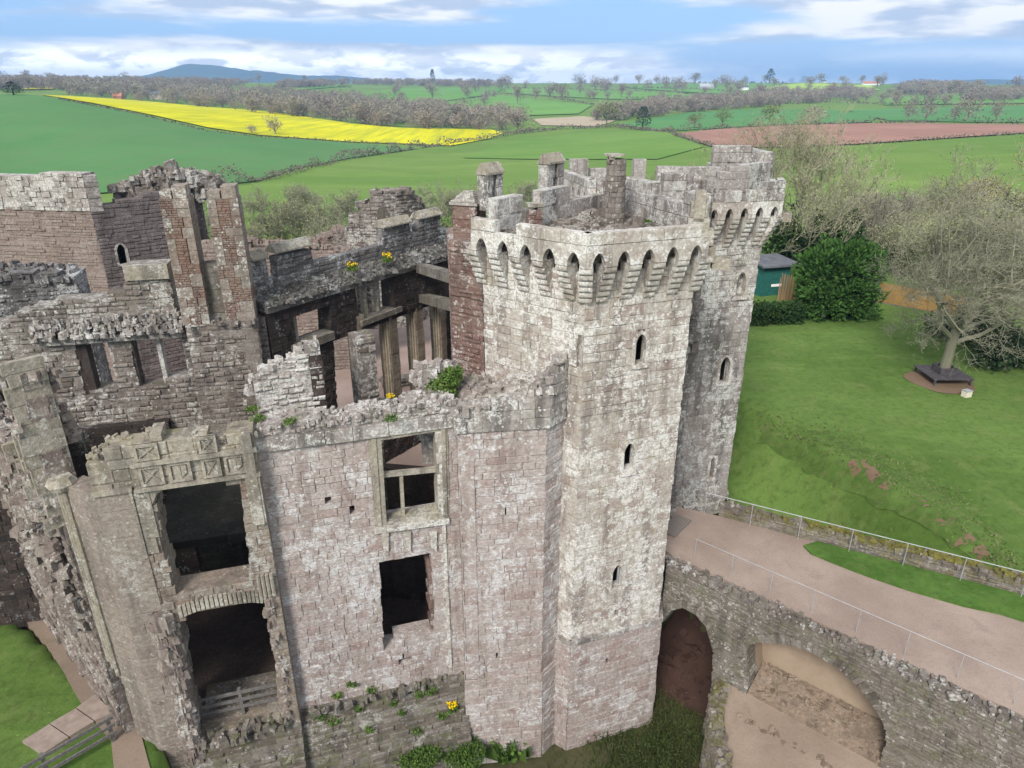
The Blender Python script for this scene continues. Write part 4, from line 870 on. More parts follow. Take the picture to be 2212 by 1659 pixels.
M['purple'] = stone('purple_grey_stone', [(.115, .097, .094), (.165, .14, .136), (.21, .18, .174), (.25, .217, .21), (.145, .12, .115)], .12, (.45, .44, .43), .5, .2, (.06, .09, .03), seed=20)
fragments()
# ------------------------------------------------------------------ lie of the land
def sdist(poly, X, Y):
    """distance to the outline, positive inside"""
    ins = np.zeros(X.shape, bool); D = np.full(X.shape, 1e9); n = len(poly)
    for i in range(n):
        (x1, y1), (x2, y2) = poly[i], poly[(i + 1) % n]
        if y1 != y2: ins ^= ((y1 > Y) != (y2 > Y)) & (X < (x2 - x1) * (Y - y1) / (y2 - y1) + x1)
        dx, dy = x2 - x1, y2 - y1; t = np.clip(((X - x1) * dx + (Y - y1) * dy) / (dx * dx + dy * dy), 0, 1)
        D = np.minimum(D, np.hypot(X - x1 - t * dx, Y - y1 - t * dy))
    return np.where(ins, D, -D)
def sstep(v, a, b):
    t = np.clip((v - a) / (b - a), 0, 1); return t * t * (3 - 2 * t)
DITCH = [(7, 25.3), (9.6, 25.4), (19.6, 20.2), (19.2, 23.1), (17.6, 29.6), (14.5, 36.1), (12.5, 45), (5, 47)]
ROOM = [(-12.0, 17.0), (-11.3, 16.4), (-1.8, 19.4), (2.2, 20.6), (5.4, 21.8), (-.6, 25), (-9.0, 25.6), (-21.0, 23.0)]
MOAT = [(-11.3, 4), (-11.3, 17.2), (-1.8, 20.6), (1.5, 21.5), (2.8, 27), (7.4, 28.6), (9.4, 25.1), (19.3, 20.0), (32, 13.5), (32, 4)]
TERR = [(-11.3, 4), (-11.3, 17.0), (-11.9, 17.6), (-13.5, 18.8), (-19.8, 25), (-60, 62), (-75, 40), (-75, 4)]
COURT = [(-45, 48), (-20, 23.5), (-12, 17.8), (-1.8, 20.8), (6.3, 25.4), (9.5, 33), (9, 38), (6, 62), (-40, 66)]
CTRL = [  # photo x, photo y, forward distance of the ground seen there
    (0, 390, 225), (0, 300, 310), (0, 205, 400), (500, 380, 254), (300, 250, 400), (850, 325, 427), (500, 290, 403), (500, 245, 572), (100, 207, 415), (1090, 290, 520), (900, 278, 590), (760, 300, 470),
    (1150, 350, 324), (1250, 300, 488), (1100, 430, 200), (700, 230, 900), (700, 192, 1400), (200, 190, 1100), (0, 180, 1300), (350, 225, 800), (400, 178, 1900), (900, 182, 2000), (900, 235, 900),
    (1100, 240, 840), (1100, 197, 1500), (1100, 180, 2200), (1400, 182, 2100), (1400, 225, 950), (1300, 262, 640), (1430, 260, 600), (1480, 290, 420), (1530, 318, 340), (1800, 300, 351), (1900, 269, 452), (2212, 272, 420), (2212, 290, 330),
    (1800, 256, 600), (1600, 238, 780), (2100, 240, 700), (1900, 205, 1300), (1650, 190, 1700), (1750, 178, 2100), (2000, 186, 1500), (2212, 190, 1500), (2212, 184, 2300), (2000, 183, 2300),
    (2100, 330, 264), (2000, 440, 172), (1900, 360, 230), (1750, 380, 200), (2212, 400, 190), (700, 450, 175), (450, 450, 165), (0, 178, 3500), (1100, 180.5, 3500), (2212, 183, 3500)]
def ctrl_pts():
    A = []
    for px, py, d in CTRL:
        x, y, z = aty(px, py, d); A.append((x, y, z))
    for x, y, z in ((-70, 60, -5), (-20, 90, -6), (20, 95, -5), (60, 70, -1.5), (75, 40, -.5), (40, 100, -6), (-60, 120, -9), (0, 140, -11), (90, 110, -6), (-80, 10, -4), (80, 0, -1), (0, -60, -6), (-300, -100, -10), (300, -100, -8), (0, -600, -5), (-900, 0, 10), (900, 0, 6), (-3000, 300, 20), (3000, 300, 20), (0, -3000, 20)):
        A.append((x, y, z))
    for a in range(-60, 61, 15): A.append((8000 * math.sin(rad(a)), 8000 * math.cos(rad(a)), 20))
    return np.array(A)
CP = ctrl_pts()
def feat(X, Y):
    r = np.hypot(X, Y) + 20; a = np.arctan2(X, Y); l = np.log(r)
    return np.stack([np.sin(a) * 3.2, np.cos(a) * 3.2, l * 1.6], -1)
def tps(A, B):
    return np.linalg.norm(A[:, None] - B[None], axis=2)
FC = feat(CP[:, 0], CP[:, 1]); nC = len(FC)
Km = np.zeros((nC + 4, nC + 4)); Km[:nC, :nC] = -tps(FC, FC) + np.eye(nC) * -.0; Km[:nC, nC] = 1; Km[:nC, nC + 1:] = FC; Km[nC, :nC] = 1; Km[nC + 1:, :nC] = FC.T
Km[:nC, :nC] += np.eye(nC) * .02
SOL = np.linalg.lstsq(Km, np.concatenate([CP[:, 2], np.zeros(4)]), rcond=None)[0]
def far_h(X, Y):
    sh = X.shape; F = feat(X.ravel(), Y.ravel()); out = np.empty(len(F))
    for i in range(0, len(F), 20000):
        f = F[i:i + 20000]; out[i:i + 20000] = -tps(f, FC) @ SOL[:nC] + SOL[nC] + f @ SOL[nC + 1:]
    return out.reshape(sh)
RECT = (-62, 64, 4, 78)
def H(X, Y):
    X = np.asarray(X, float); Y = np.asarray(Y, float)
    z = np.zeros(X.shape)
    z += -.35 * sstep(Y, 45, 75) + .25 * np.sin(X * .11 + 1) * np.sin(Y * .09) * sstep(X, 16, 24)
    d = sdist(DITCH, X, Y); nearwall = 1.2
    z -= 3.3 * sstep(d, 0, 3.0) - .22 * sstep(d, .3, 1.2) * np.sin(X * 2.1 + Y * 1.3)
    z = np.where(sdist(MOAT, X, Y) > 0, -7.5, z); z = np.where((sdist(TERR, X, Y) > 0), -3.3, z); z = np.where((sdist(ROOM, X, Y) > 0) & (z > -4.2), -4.2, z)
    out = np.maximum(np.maximum(RECT[0] + 14 - X, X - RECT[1] + 14), np.maximum(Y - RECT[3] + 14, RECT[2] - Y))
    w = 1 - sstep(out, 0, 45)
    return z * w + far_h(X, Y) * (1 - w)
def h1(x, y): return float(H(np.array([x]), np.array([y]))[0])
TS = np.exp(np.linspace(math.log(12), math.log(9000), 260))
def cast(px, py):
    a, b, c = ray(px, py); X, Y, Z = a * TS, b * TS, CAMZ + c * TS
    below = Z < H(X, Y); i = int(np.argmax(below))
    if not below[i]: i = len(TS) - 1
    for _ in range(2):
        T_ = np.linspace(TS[max(i - 1, 0)], TS[i], 14) if _ == 0 else np.linspace(lo, hi, 14)
        b2 = CAMZ + c * T_ < H(a * T_, b * T_); b2[-1] = True; j = max(1, int(np.argmax(b2))); lo, hi = T_[j - 1], T_[j]
    return (a * hi, b * hi, h1(a * hi, b * hi))
def structure(o): return tag(o, kind='structure')
def grid_mesh(name, X, Y, Z, keepmask, mat):
    ny, nx = X.shape; me = bpy.data.meshes.new(name); idx = np.arange(nx * ny).reshape(ny, nx)
    q = np.stack([idx[:-1, :-1], idx[:-1, 1:], idx[1:, 1:], idx[1:, :-1]], -1).reshape(-1, 4)[keepmask.ravel()]
    used, inv = np.unique(q, return_inverse=True); V = np.stack([X.ravel(), Y.ravel(), Z.ravel()], 1)[used]
    me.from_pydata(V.tolist(), [], inv.reshape(-1, 4).tolist()); me.materials.append(mat); me.polygons.foreach_set('use_smooth', np.ones(len(q), bool)); me.update()
    o = bpy.data.objects.new(name, me); S.collection.objects.link(o); return structure(o)
def ground():
    gx = np.arange(RECT[0], RECT[1] + .1, .4); gy = np.arange(RECT[2], RECT[3] + .1, .4); X, Y = np.meshgrid(gx, gy); Z = H(X, Y)
    Z = Z + .03 * (X > -6) * np.sin(X * 1.3) * np.sin(Y * 1.7 + X * .4)
    cx = (X[:-1, :-1] + X[1:, 1:]) / 2; cy = (Y[:-1, :-1] + Y[1:, 1:]) / 2
    moat = (sdist(MOAT, cx, cy) > -.3) | (sdist(ROOM, cx, cy) > -.9); moat &= ~((sdist(TERR, cx, cy) > -.5) & (sdist(ROOM, cx, cy) < 0)); court = (sdist(COURT, cx, cy) > 0) & ~moat & (sdist(DITCH, cx, cy) < 0)
    grid_mesh('lawn', X, Y, Z, ~moat & ~court, M['lawn']); grid_mesh('moat_floor', X, Y, Z, moat, M['moatfloor']); grid_mesh('courtyard', X, Y, Z, court, M['court'])
    az = np.concatenate([np.linspace(-180, -62, 40)[:-1], np.linspace(-62, 62, 373), np.linspace(62, 180, 40)[1:]]) * math.pi / 180
    r = np.exp(np.arange(math.log(30), math.log(16000), .026)); A, R = np.meshgrid(az, r); X, Y = R * np.sin(A), R * np.cos(A); Z = H(X, Y)
    def inr(x, y): return (x > RECT[0] + 1) & (x < RECT[1] - 1) & (y > RECT[2] + 1) & (y < RECT[3] - 1)
    i = inr(X, Y); k = ~(i[:-1, :-1] & i[1:, 1:] & i[1:, :-1] & i[:-1, 1:])
    grid_mesh('ground', X, Y, Z - .04, k, M['pasture'])
M['moatfloor'] = grass('damp_moat_floor', (.06, .062, .028), (.09, .085, .04), (.11, .085, .055), .5, .6)
ground()

from mathutils.geometry import delaunay_2d_cdt
def dens(pts, step, closed=True):
    out = []; n = len(pts)
    for i in range(n if closed else n - 1):
        a, b = pts[i], pts[(i + 1) % n]; k = max(1, int(math.hypot(b[0] - a[0], b[1] - a[1]) / step))
        out += [(a[0] + (b[0] - a[0]) * j / k, a[1] + (b[1] - a[1]) * j / k) for j in range(k)]
    return out if closed else out + [pts[-1]]
def drape(name, plan, mat, off=.3, sp=12.0):
    plan = np.array(plan); lo, hi = plan.min(0), plan.max(0)
    nx, ny = int((hi[0] - lo[0]) / sp) + 2, int((hi[1] - lo[1]) / sp) + 2
    gx, gy = np.meshgrid(np.linspace(lo[0], hi[0], nx), np.linspace(lo[1], hi[1], ny)); gx, gy = gx.ravel(), gy.ravel()
    k = sdist([tuple(p) for p in plan], gx, gy) > sp * .3; n = len(plan)
    vs = [Vector(p) for p in plan] + [Vector((x, y)) for x, y in zip(gx[k], gy[k])]
    v, e, f, *_ = delaunay_2d_cdt(vs, [(i, (i + 1) % n) for i in range(n)], [], 1, 1e-6)
    P = np.array([(q.x, q.y) for q in v]); Z = H(P[:, 0], P[:, 1]) + off
    me = bpy.data.meshes.new(name); me.from_pydata(np.column_stack([P, Z]).tolist(), [], [tuple(q) for q in f]); me.materials.append(mat); me.polygons.foreach_set('use_smooth', np.ones(len(f), bool)); me.update()
    if len(me.polygons) and me.polygons[0].normal.z < 0: me.flip_normals()
    o = bpy.data.objects.new(name, me); S.collection.objects.link(o); return structure(o)
def field(name, pxs, mat, off=.35, step=30):
    pl = [cast(*p)[:2] for p in dens(pxs, step)]; d = np.mean([math.hypot(*p) for p in pl])
    return drape(name, pl, mat, off, max(6, d * .03))
def crop(name, c1, c2, c3, rows=None, amt=.5, sc=.02, rot=0.0):
    m, t, b = new_mat(name); p = geo_pos(t)
    col = t.mix(t.step(t.noise(p, sc, 5, .6), .35, .65), c1, c2)
    mp = t.n('ShaderNodeMapping'); t.L.new(p, mp.inputs[0]); mp.inputs['Rotation'].default_value = (0, 0, rot); mp.inputs['Scale'].default_value = (1, .06, 1)
    col = t.mix(t.math('MULTIPLY', t.step(t.noise(mp.outputs[0], rows or .25, 7, .75), .42, .60), amt), col, c3)
    finish(t, b, col, .95, t.noise(p, 1.5, 4, .7), .6, .3, .05)
    return m
M['wheat'] = crop('young_wheat', (.078, .19, .062), (.093, .215, .072), (.135, .19, .085), .12, .3, .012, .9)
M['rape'] = crop('rapeseed_bloom', (.54, .50, .004), (.64, .595, .008), (.24, .30, .03), .16, .55, .02, -.35)
M['plough'] = crop('ploughed_red_soil', (.30, .165, .125), (.36, .205, .16), (.25, .14, .11), .3, .5, .015, 1.3)
M['grass1'] = grass('far_meadow', (.11, .26, .045), (.14, .29, .055), (.19, .26, .08), .012, .45)
M['grass2'] = grass('bright_meadow', (.125, .27, .05), (.15, .30, .06), (.19, .29, .075), .01, .3)
M['grass3'] = grass('blue_green_crop', (.08, .215, .064), (.095, .235, .072), (.13, .23, .075), .01, .3)
M['grass4'] = grass('lime_meadow', (.32, .48, .06), (.38, .52, .08), (.2, .4, .05), .01, .4)  # paler yellow-green than the other meadows
M['pasture2'] = grass('near_meadow', (.115, .225, .038), (.15, .255, .05), (.19, .25, .08), .012, .5)
M['tan'] = grass('dry_reeds', (.38, .31, .21), (.43, .36, .26), (.3, .26, .17), .03, .4)
def fields():
    field('wheat_field', [(-260, 215), (-100, 205), (60, 205), (130, 214), (300, 247), (450, 284), (560, 298), (700, 306), (840, 316), (905, 322), (760, 342), (640, 365), (560, 392), (430, 406), (200, 420), (-260, 430)], M['wheat'])
    field('rapeseed_field', [(92, 206), (150, 208), (300, 218), (450, 232), (560, 240), (640, 250), (760, 268), (860, 277), (960, 279), (1060, 281), (1090, 288), (1060, 300), (975, 316), (880, 312), (760, 308), (640, 299), (560, 293), (450, 277), (330, 250), (200, 224)], M['rape'], .5)
    field('ploughed_field', [(1452, 291), (1560, 280), (1700, 272), (1850, 268), (2000, 268), (2230, 271), (2330, 272), (2330, 285), (2212, 289), (2000, 303), (1850, 313), (1700, 319), (1560, 321), (1530, 316), (1490, 303)], M['plough'], .5)
    field('meadow', [(880, 236), (1000, 214), (1080, 207), (1280, 228), (1250, 247), (1100, 252), (960, 250)], M['grass2'], .8)
    field('meadow', [(760, 205), (860, 192), (1000, 190), (1085, 192), (1070, 204), (940, 222), (850, 225)], M['grass1'], 1.0)
    field('meadow', [(1090, 190), (1250, 192), (1460, 200), (1520, 212), (1330, 216), (1180, 208), (1095, 202)], M['grass2'], 1.0)
    field('meadow', [(1420, 180), (1640, 180), (1700, 186), (1600, 206), (1480, 200), (1350, 190)], M['grass1'], 1.2)
    field('meadow', [(1330, 270), (1480, 245), (1640, 236), (1800, 238), (1900, 250), (1880, 265), (1600, 275), (1440, 285)], M['grass3'], .5)
    field('meadow', [(1830, 239), (2000, 232), (2240, 230), (2320, 232), (2320, 266), (2100, 265), (1920, 262)], M['grass3'], .5)
    field('meadow', [(1640, 190), (1740, 180), (1880, 186), (1900, 196), (1760, 207), (1660, 200)], M['grass4'], 1.5)
    field('meadow', [(1900, 215), (2080, 200), (2230, 205), (2240, 224), (2050, 226), (1910, 228)], M['grass1'], .8)
    field('meadow', [(550, 192), (690, 182), (760, 186), (640, 196)], M['grass2'], 1.3)
    field('reed_bed', [(1150, 258), (1260, 252), (1330, 262), (1290, 274), (1170, 272)], M['tan'], .5)
    field('rapeseed_field', [(40, 190), (110, 187), (115, 194), (50, 195)], M['rape'], 1.2)
    field('meadow', [(1130, 300), (1260, 286), (1440, 284), (1520, 318), (1420, 345), (1150, 345), (1000, 342), (1080, 312)], M['pasture2'], .3)
fields()
def far_hill():
    mb = MB(); D = 6000.0; prof = [(240, 173), (300, 169), (330, 165), (375, 155), (400, 143), (415, 139), (470, 141), (490, 145), (540, 155), (545, 152), (600, 158), (660, 163), (740, 165), (790, 169), (840, 174)]
    P = [aty(x, y, D) for x, y in prof]; xs = np.linspace(P[0][0], P[-1][0], 70); zs = np.interp(xs, [p[0] for p in P], [p[2] for p in P]); R = np.random.default_rng(2)
    zs = zs + R.normal(0, 1.5, 70); Y = D + np.linspace(-1100, 1100, 40); X, YY = np.meshgrid(xs, Y); f = np.clip(1 - np.abs(YY - D) / 1100, 0, 1); f = f * f * (3 - 2 * f)
    Z = 10 + (zs[None] - 10) * f ** .8 + 4 * np.sin(X * .01 + YY * .013) * f
    o = grid_mesh('hill', X, YY, Z, np.ones((39, 69), bool), M['hill'])
    for x0, x1, h, nm in ((-250, 240, 26, 3), (800, 1420, 20, 5), (1880, 2500, 36, 7)):
        a = aty(x0, 180, 5600)[0]; b = aty(x1, 180, 5600)[0]; xs = np.linspace(a, b, 60); e = np.sin(np.linspace(0, math.pi, 60)) ** .6
        zs = 20 + h * e * (1 + .25 * np.sin(xs * .004 + nm) + .1 * np.sin(xs * .013)); Y = 5600 + np.linspace(-700, 700, 16); X, YY = np.meshgrid(xs, Y); f = np.clip(1 - np.abs(YY - 5600) / 700, 0, 1)
        grid_mesh('hill', X, YY, 5 + (zs[None] - 5) * f * (2 - f), np.ones((15, 59), bool), M['hill'])
M['hill'] = grass('upland', (.03, .05, .04), (.07, .11, .05), (.04, .045, .04), .0025, .7)
far_hill()

# ------------------------------------------------------------------ vegetation
def foliage(name, cols, rough=.8, trans=.25):
    m, t, b = new_mat(name)
    tone = t.n('ShaderNodeAttribute', attribute_name='tone').outputs['Fac']; rnd = t.n('ShaderNodeObjectInfo').outputs['Random']
    v = t.math('ADD', t.math('MULTIPLY', tone, .6), t.math('MULTIPLY', rnd, .4))
    finish(t, b, t.ramp(v, cols), rough, None, spec=.15)
    b.inputs['Subsurface Weight'].default_value = 0
    return m
M['twig'] = foliage('far_twigs', [(.19, .145, .125), (.25, .20, .17), (.285, .245, .20), (.265, .26, .17)])
M['twiggreen'] = foliage('budding_twigs', [(.12, .13, .055), (.17, .18, .08), (.15, .19, .06), (.21, .21, .11)])
M['bark'] = foliage('grey_bark', [(.13, .115, .09), (.22, .20, .165), (.30, .28, .235)])
M['olivebark'] = foliage('olive_twigs', [(.15, .14, .10), (.22, .21, .15), (.29, .28, .205)])
M['bud'] = foliage('spring_buds', [(.20, .20, .10), (.26, .27, .14), (.24, .28, .12), (.31, .30, .19)])
M['conifer'] = foliage('conifer_sprays', [(.022, .055, .012), (.04, .095, .018), (.07, .15, .03), (.11, .20, .045)])
M['ivy'] = foliage('ivy_leaves', [(.012, .028, .008), (.025, .055, .014), (.045, .085, .02)])
M['weed'] = foliage('green_weeds', [(.035, .07, .012), (.06, .115, .02), (.10, .16, .035), (.13, .17, .05)])
M['flower'] = foliage('yellow_flowers', [(.75, .50, .005), (.85, .62, .01)])
M['hedge'] = foliage('winter_hedge', [(.12, .095, .078), (.17, .145, .115), (.14, .15, .085)])
M['evergreen'] = foliage('dark_evergreen', [(.018, .035, .014), (.03, .055, .022), (.045, .07, .03)])
M['golden'] = foliage('golden_bush', [(.22, .16, .04), (.27, .2, .06), (.3, .24, .1)])
M['brush'] = foliage('dead_brush', [(.09, .065, .035), (.06, .085, .02), (.04, .06, .015), (.14, .11, .06)])
def far_tree(seed, h=1.0, wid=.42, n=330, trunk=.3, fat=.011):
    """unit-height bare tree: tapered trunk, limbs and a haze of twigs with gaps"""
    R = random.Random(seed); mb = MB(); lean = R.uniform(-.03, .03)
    mb.tube([(0, 0, -.03), (lean, 0, trunk), (lean * 2, 0, .72)], [.024, .018, .006], 5, .2, 0, False)
    cl = [(R.uniform(-.6, .6) * wid, R.uniform(-.6, .6) * wid, R.uniform(trunk + .12, .82), R.uniform(.14, .26)) for _ in range(9)] + [(0, 0, .7, .26), (0, 0, .5, .3)]
    for c in cl[:9]: mb.tube([(lean, 0, trunk * R.uniform(.8, 1.2)), (c[0] * .5, c[1] * .5, c[2] * .75), c[:3]], [.011, .008, .003], 3, .25, 0, False)
    for k in range(n):
        c = R.choice(cl); d = Vector((R.gauss(0, 1), R.gauss(0, 1), R.gauss(.25, 1))); d.normalize(); r = c[3] * R.random() ** .5
        p = Vector(c[:3]) + d * r
        if p.z > 1.0 or p.z < trunk * .55: continue
        e = d * R.uniform(.04, .09) + Vector((0, 0, .02)); w = Vector((R.gauss(0, 1), R.gauss(0, 1), R.gauss(0, 1))) * fat
        mb.face([tuple(p - w), tuple(p + w), tuple(p + e + w * .6), tuple(p + e - w * .3)], R.uniform(.2, .9))
    return mb
def scatter_mesh(name, protos, places, mat, seed=0):
    """one object made of many trees that read as a single wood"""
    R = random.Random(seed); V = []; F = []; T_ = []; o = 0
    arr = [(np.array(p.v), p.f, p.t) for p in protos]
    for x, y, z, h, w in places:
        v, f, t = R.choice(arr); a = R.uniform(0, 6.28); ca, sa = math.cos(a), math.sin(a); dt = R.uniform(-.5, .5)
        q = np.column_stack([(v[:, 0] * ca - v[:, 1] * sa) * h * w + x, (v[:, 0] * sa + v[:, 1] * ca) * h * w + y, v[:, 2] * h + z])
        V.append(q); F += [tuple(i + o for i in g) for g in f]; T_ += [min(1, max(0, k + dt)) for k in t]; o += len(v)
    mb = MB(); mb.v = np.concatenate(V).tolist(); mb.f = F; mb.t = T_; mb.m = [0] * len(F)
    return mb.build(name, mat)
FT = [far_tree(k, wid=.36 + .05 * (k % 3)) for k in range(6)]
FTL = [far_tree(20 + k, n=480, fat=.010, trunk=.06, wid=.46) for k in range(6)]
FTB = [far_tree(40 + k, n=260, trunk=.08, wid=.5) for k in range(3)]
def woods():
    R = random.Random(77)
    W_ = [([(150, 208), (330, 221), (520, 242), (700, 260), (860, 279), (1090, 282), (1150, 262), (980, 250), (900, 240), (760, 215), (560, 205), (420, 188), (150, 188)], 760, 17, 'mixed brown bare woodland filling the valley behind the rapeseed field', M['twig']),
          ([(600, 196), (760, 184), (1000, 188), (1090, 189), (1060, 184), (900, 179), (620, 184)], 400, 16, 'long bare wood along the skyline left of centre', M['twig']),
          ([(-60, 196), (120, 196), (300, 196), (520, 190), (560, 178), (300, 176), (-60, 178)], 520, 16, 'broken bare wood along the skyline beneath the blue hill', M['twig']),
          ([(1280, 262), (1330, 262), (1480, 246), (1640, 232), (1740, 225), (1800, 222), (1780, 212), (1600, 216), (1440, 232)], 300, 15, 'bare wood snaking along the valley bottom right of centre', M['twig']),
          ([(1600, 206), (1700, 216), (1850, 218), (1900, 206), (1840, 198), (1640, 200)], 190, 14, 'brown copse below the white farmhouse', M['twig']),
          ([(1930, 204), (2000, 207), (2120, 200), (2110, 190), (1960, 190)], 170, 18, 'tall dense copse on the ridge at the right', M['twig']),
          ([(2060, 222), (2240, 216), (2240, 198), (2120, 205)], 110, 15, 'bare copse cut by the right edge below the ridge', M['twig'])]
    for poly, n, hh, lab, mat in W_:
        xs = [p[0] for p in poly]; ys = [p[1] for p in poly]; pl = []
        while len(pl) < n:
            px, py = R.uniform(min(xs), max(xs)), R.uniform(min(ys), max(ys))
            if pip(poly, np.array([px]), py)[0]:
                x, y, z = cast(px, py); pl.append((x, y, z - .3, hh * R.uniform(.5, 1.05), R.uniform(1.0, 1.6)))
        o = scatter_mesh('woodland', FTL, pl, mat, n); tag(o, lab, 'wood', kind='stuff')
woods()
def copy_far(protos, mat, name, px, py, hpx, label, cat, group, R, w=1.0):
    x, y, z = cast(px, py); d = math.hypot(x, y); h = hpx / FPX * math.hypot(d, 17) * .96
    o = R.choice(protos).copy(); o.data = o.data; S.collection.objects.link(o)
    o.location = (x, y, z - .1); o.scale = (h * w, h * w, h); o.rotation_euler = (0, 0, R.uniform(0, 6.28)); o.name = name
    tag(o, label, cat, group); return o
def far_trees():
    R = random.Random(5)
    base = [far_tree(60 + k, n=520, wid=.40 + .04 * (k % 3), trunk=.14, fat=.010).build('bare_tree', M['twig']) for k in range(4)]
    grn = [far_tree(80 + k, n=420, wid=.42).build('bare_tree', M['twiggreen']) for k in range(2)]
    evg = []
    for k in range(2):
        mb = MB(); q = random.Random(k); mb.tube([(0, 0, -.03), (0, 0, .5)], [.03, .02], 5, .1, 0, False)
        for _ in range(420):
            z = q.uniform(.18, 1); r = .26 * math.sin(min(1, (1.05 - z) * 1.7) * 1.5) + .03; a = q.uniform(0, 6.28); rr_ = r * q.random() ** .4
            mb.leaf((rr_ * math.cos(a), rr_ * math.sin(a), z), .06, q, q.random())
        evg.append(mb.build('evergreen_tree', M['evergreen']))
    lab = 'small bare tree in the hedges of the far green slopes'; grp = 'bare trees dotted over the far hedgerows'
    spots = [(1118, 228, 42), (1187, 214, 34), (1252, 205, 24), (1300, 195, 24), (870, 232, 34), (935, 217, 36), (1010, 214, 30), (1500, 186, 26), (1330, 181, 18), (1380, 185, 22), (1418, 183, 20), (1560, 184, 20), (1610, 182, 16), (1650, 180, 16),
             (1790, 214, 30), (1935, 232, 34), (2010, 232, 36), (2040, 230, 30), (2090, 228, 26), (1870, 222, 26), (60, 182, 24), (110, 182, 20), (270, 182, 22), (560, 180, 20), (660, 182, 18), (1960, 262, 38), (2000, 262, 36), (2090, 262, 44), (2060, 262, 36), (2150, 262, 34), (1215, 220, 36), (1440, 196, 22), (1520, 210, 20), (1710, 178, 18), (1860, 184, 18), (1905, 186, 24), (2190, 200, 30), (1640, 215, 30), (990, 270, 46), (1030, 271, 44), (950, 268, 44), (905, 265, 40), (1060, 272, 40)]
    for i, (px, py, hp) in enumerate(spots):
        if i < 4:
            o = base[i]; x, y, z = cast(px, py); h = hp / FPX * math.hypot(math.hypot(x, y), 17) * .96; o.location = (x, y, z); o.scale = (h, h, h); tag(o, lab, 'tree', grp)
        else: copy_far(base, None, 'bare_tree', px, py, hp, lab, 'tree', grp, R, R.uniform(.9, 1.3))
    def place(o, px, py, hp, label, w=1.0, cat='tree'):
        x, y, z = cast(px, py); h = hp / FPX * math.hypot(math.hypot(x, y), 17) * .96; o.location = (x, y, z - .1); o.scale = (h * w, h * w, h); tag(o, label, cat)
    place(grn[0], 1215, 216, 34, 'pale budding tree in the middle of the far green slope')
    place(grn[1], 1310, 275, 50, 'broad budding tree beside the pale reed bed', 1.4)
    def one(protos, px, py, hp, label, w=1.0, cat='tree', name='bare_tree'):
        return copy_far(protos, None, name, px, py, hp, label, cat, None, R, w)
    one(base, 595, 291, 38, 'lone round bare tree standing in the hedge below the rapeseed field', 1.35)
    one(base, 545, 289, 18, 'low bush left of the lone tree below the rapeseed field', 1.8)
    one(base, 1310, 262, 40, 'rust brown rounded tree at the wood end beside the reed bed', 1.5)
    one(base, 1120, 285, 46, 'wide bare thicket at the right tip of the rapeseed field', 1.9)
    one(base, 1075, 282, 40, 'slim pale tree at the right tip of the rapeseed field', .9)
    one(grn, 1500, 278, 32, 'green willow row left of the ploughed field top', 1.6); one(grn, 1560, 276, 34, 'taller green willow beside the ploughed field corner', 1.4); one(grn, 1660, 272, 40, 'green bush tree above the middle of the ploughed field', 1.3); one(base, 1755, 271, 40, 'dense round grey tree on the upper edge of the ploughed field', 1.5)
    one(base, 1690, 318, 44, 'round bare shrub at the lower edge of the ploughed field', 1.4)
    place(evg[0], 1388, 279, 44, 'dark ivy covered tree standing alone in the blue green field', 1.3); place(evg[1], 30, 206, 22, 'dark evergreen clump at the top of the wheat field', 2.4)
    for px, py, hp, w, lb in ((1662, 180, 26, 1.2, 'dark pine on the skyline left of the ridge houses'), (1735, 178, 18, 1.6, 'row of dark yews between the ridge houses'), (935, 184, 30, .7, 'dark pointed conifer rising above the skyline wood')): one(evg, px, py, hp, lb, w, name='evergreen_tree')
    m3 = far_tree(95, n=420, wid=.45).build('bare_tree', M['golden']); place(m3, 1770, 179, 18, 'golden round tree beside the ridge houses', 1.6)
    one([m3], 1820, 180, 14, 'small golden tree right of the ridge houses', 1.8)
far_trees()
def more_trees():
    R = random.Random(15); src = [o for o in S.objects if o.get('group') == 'bare trees dotted over the far hedgerows'][:4]
    for px, py in [(R.uniform(x0, x1), R.uniform(y0, y1)) for x0, x1, y0, y1, n in ((780, 1090, 192, 228, 12), (1090, 1480, 190, 220, 16), (1330, 1620, 186, 214, 12), (1650, 1900, 190, 215, 10), (1900, 2200, 206, 232, 14), (0, 130, 180, 200, 8)) for _ in range(n)]:
        copy_far(src, None, 'bare_tree', px, py, R.uniform(14, 30), src[0]['label'], 'tree', src[0]['group'], R, R.uniform(1.0, 1.5))
more_trees()
def hedge(pxs, label, hgt=1.6, wid=1.6, mat='hedge', seed=0, lumps=.5, group='hedges between the fields'):
    R = random.Random(seed); P = [cast(*p) for p in dens(pxs, 14, False)]; mb = MB()
    for i in range(len(P) - 1):
        a, b = P[i], P[i + 1]; l = math.hypot(b[0] - a[0], b[1] - a[1]); d = math.hypot(a[0], a[1]); sz = max(.28, d * .0016)
        n = int(min(90, max(12, l * hgt * wid / (sz * sz) * .55)))
        for _ in range(n):
            f = R.random(); x = a[0] + (b[0] - a[0]) * f + R.gauss(0, wid * .35); y = a[1] + (b[1] - a[1]) * f + R.gauss(0, wid * .35); z = a[2] + (b[2] - a[2]) * f
            hh = hgt * (1 + lumps * mnoise.noise((x * .06, y * .06, seed)) * 2)
            mb.leaf((x, y, z + max(.1, hh) * R.random() ** .8), sz * R.uniform(.7, 1.6), R, R.random(), 0, 1.1, (0, 0, 1) if R.random() < .5 else None)
    o = mb.build('hedge', M[mat]); return tag(o, label, 'hedge', group)
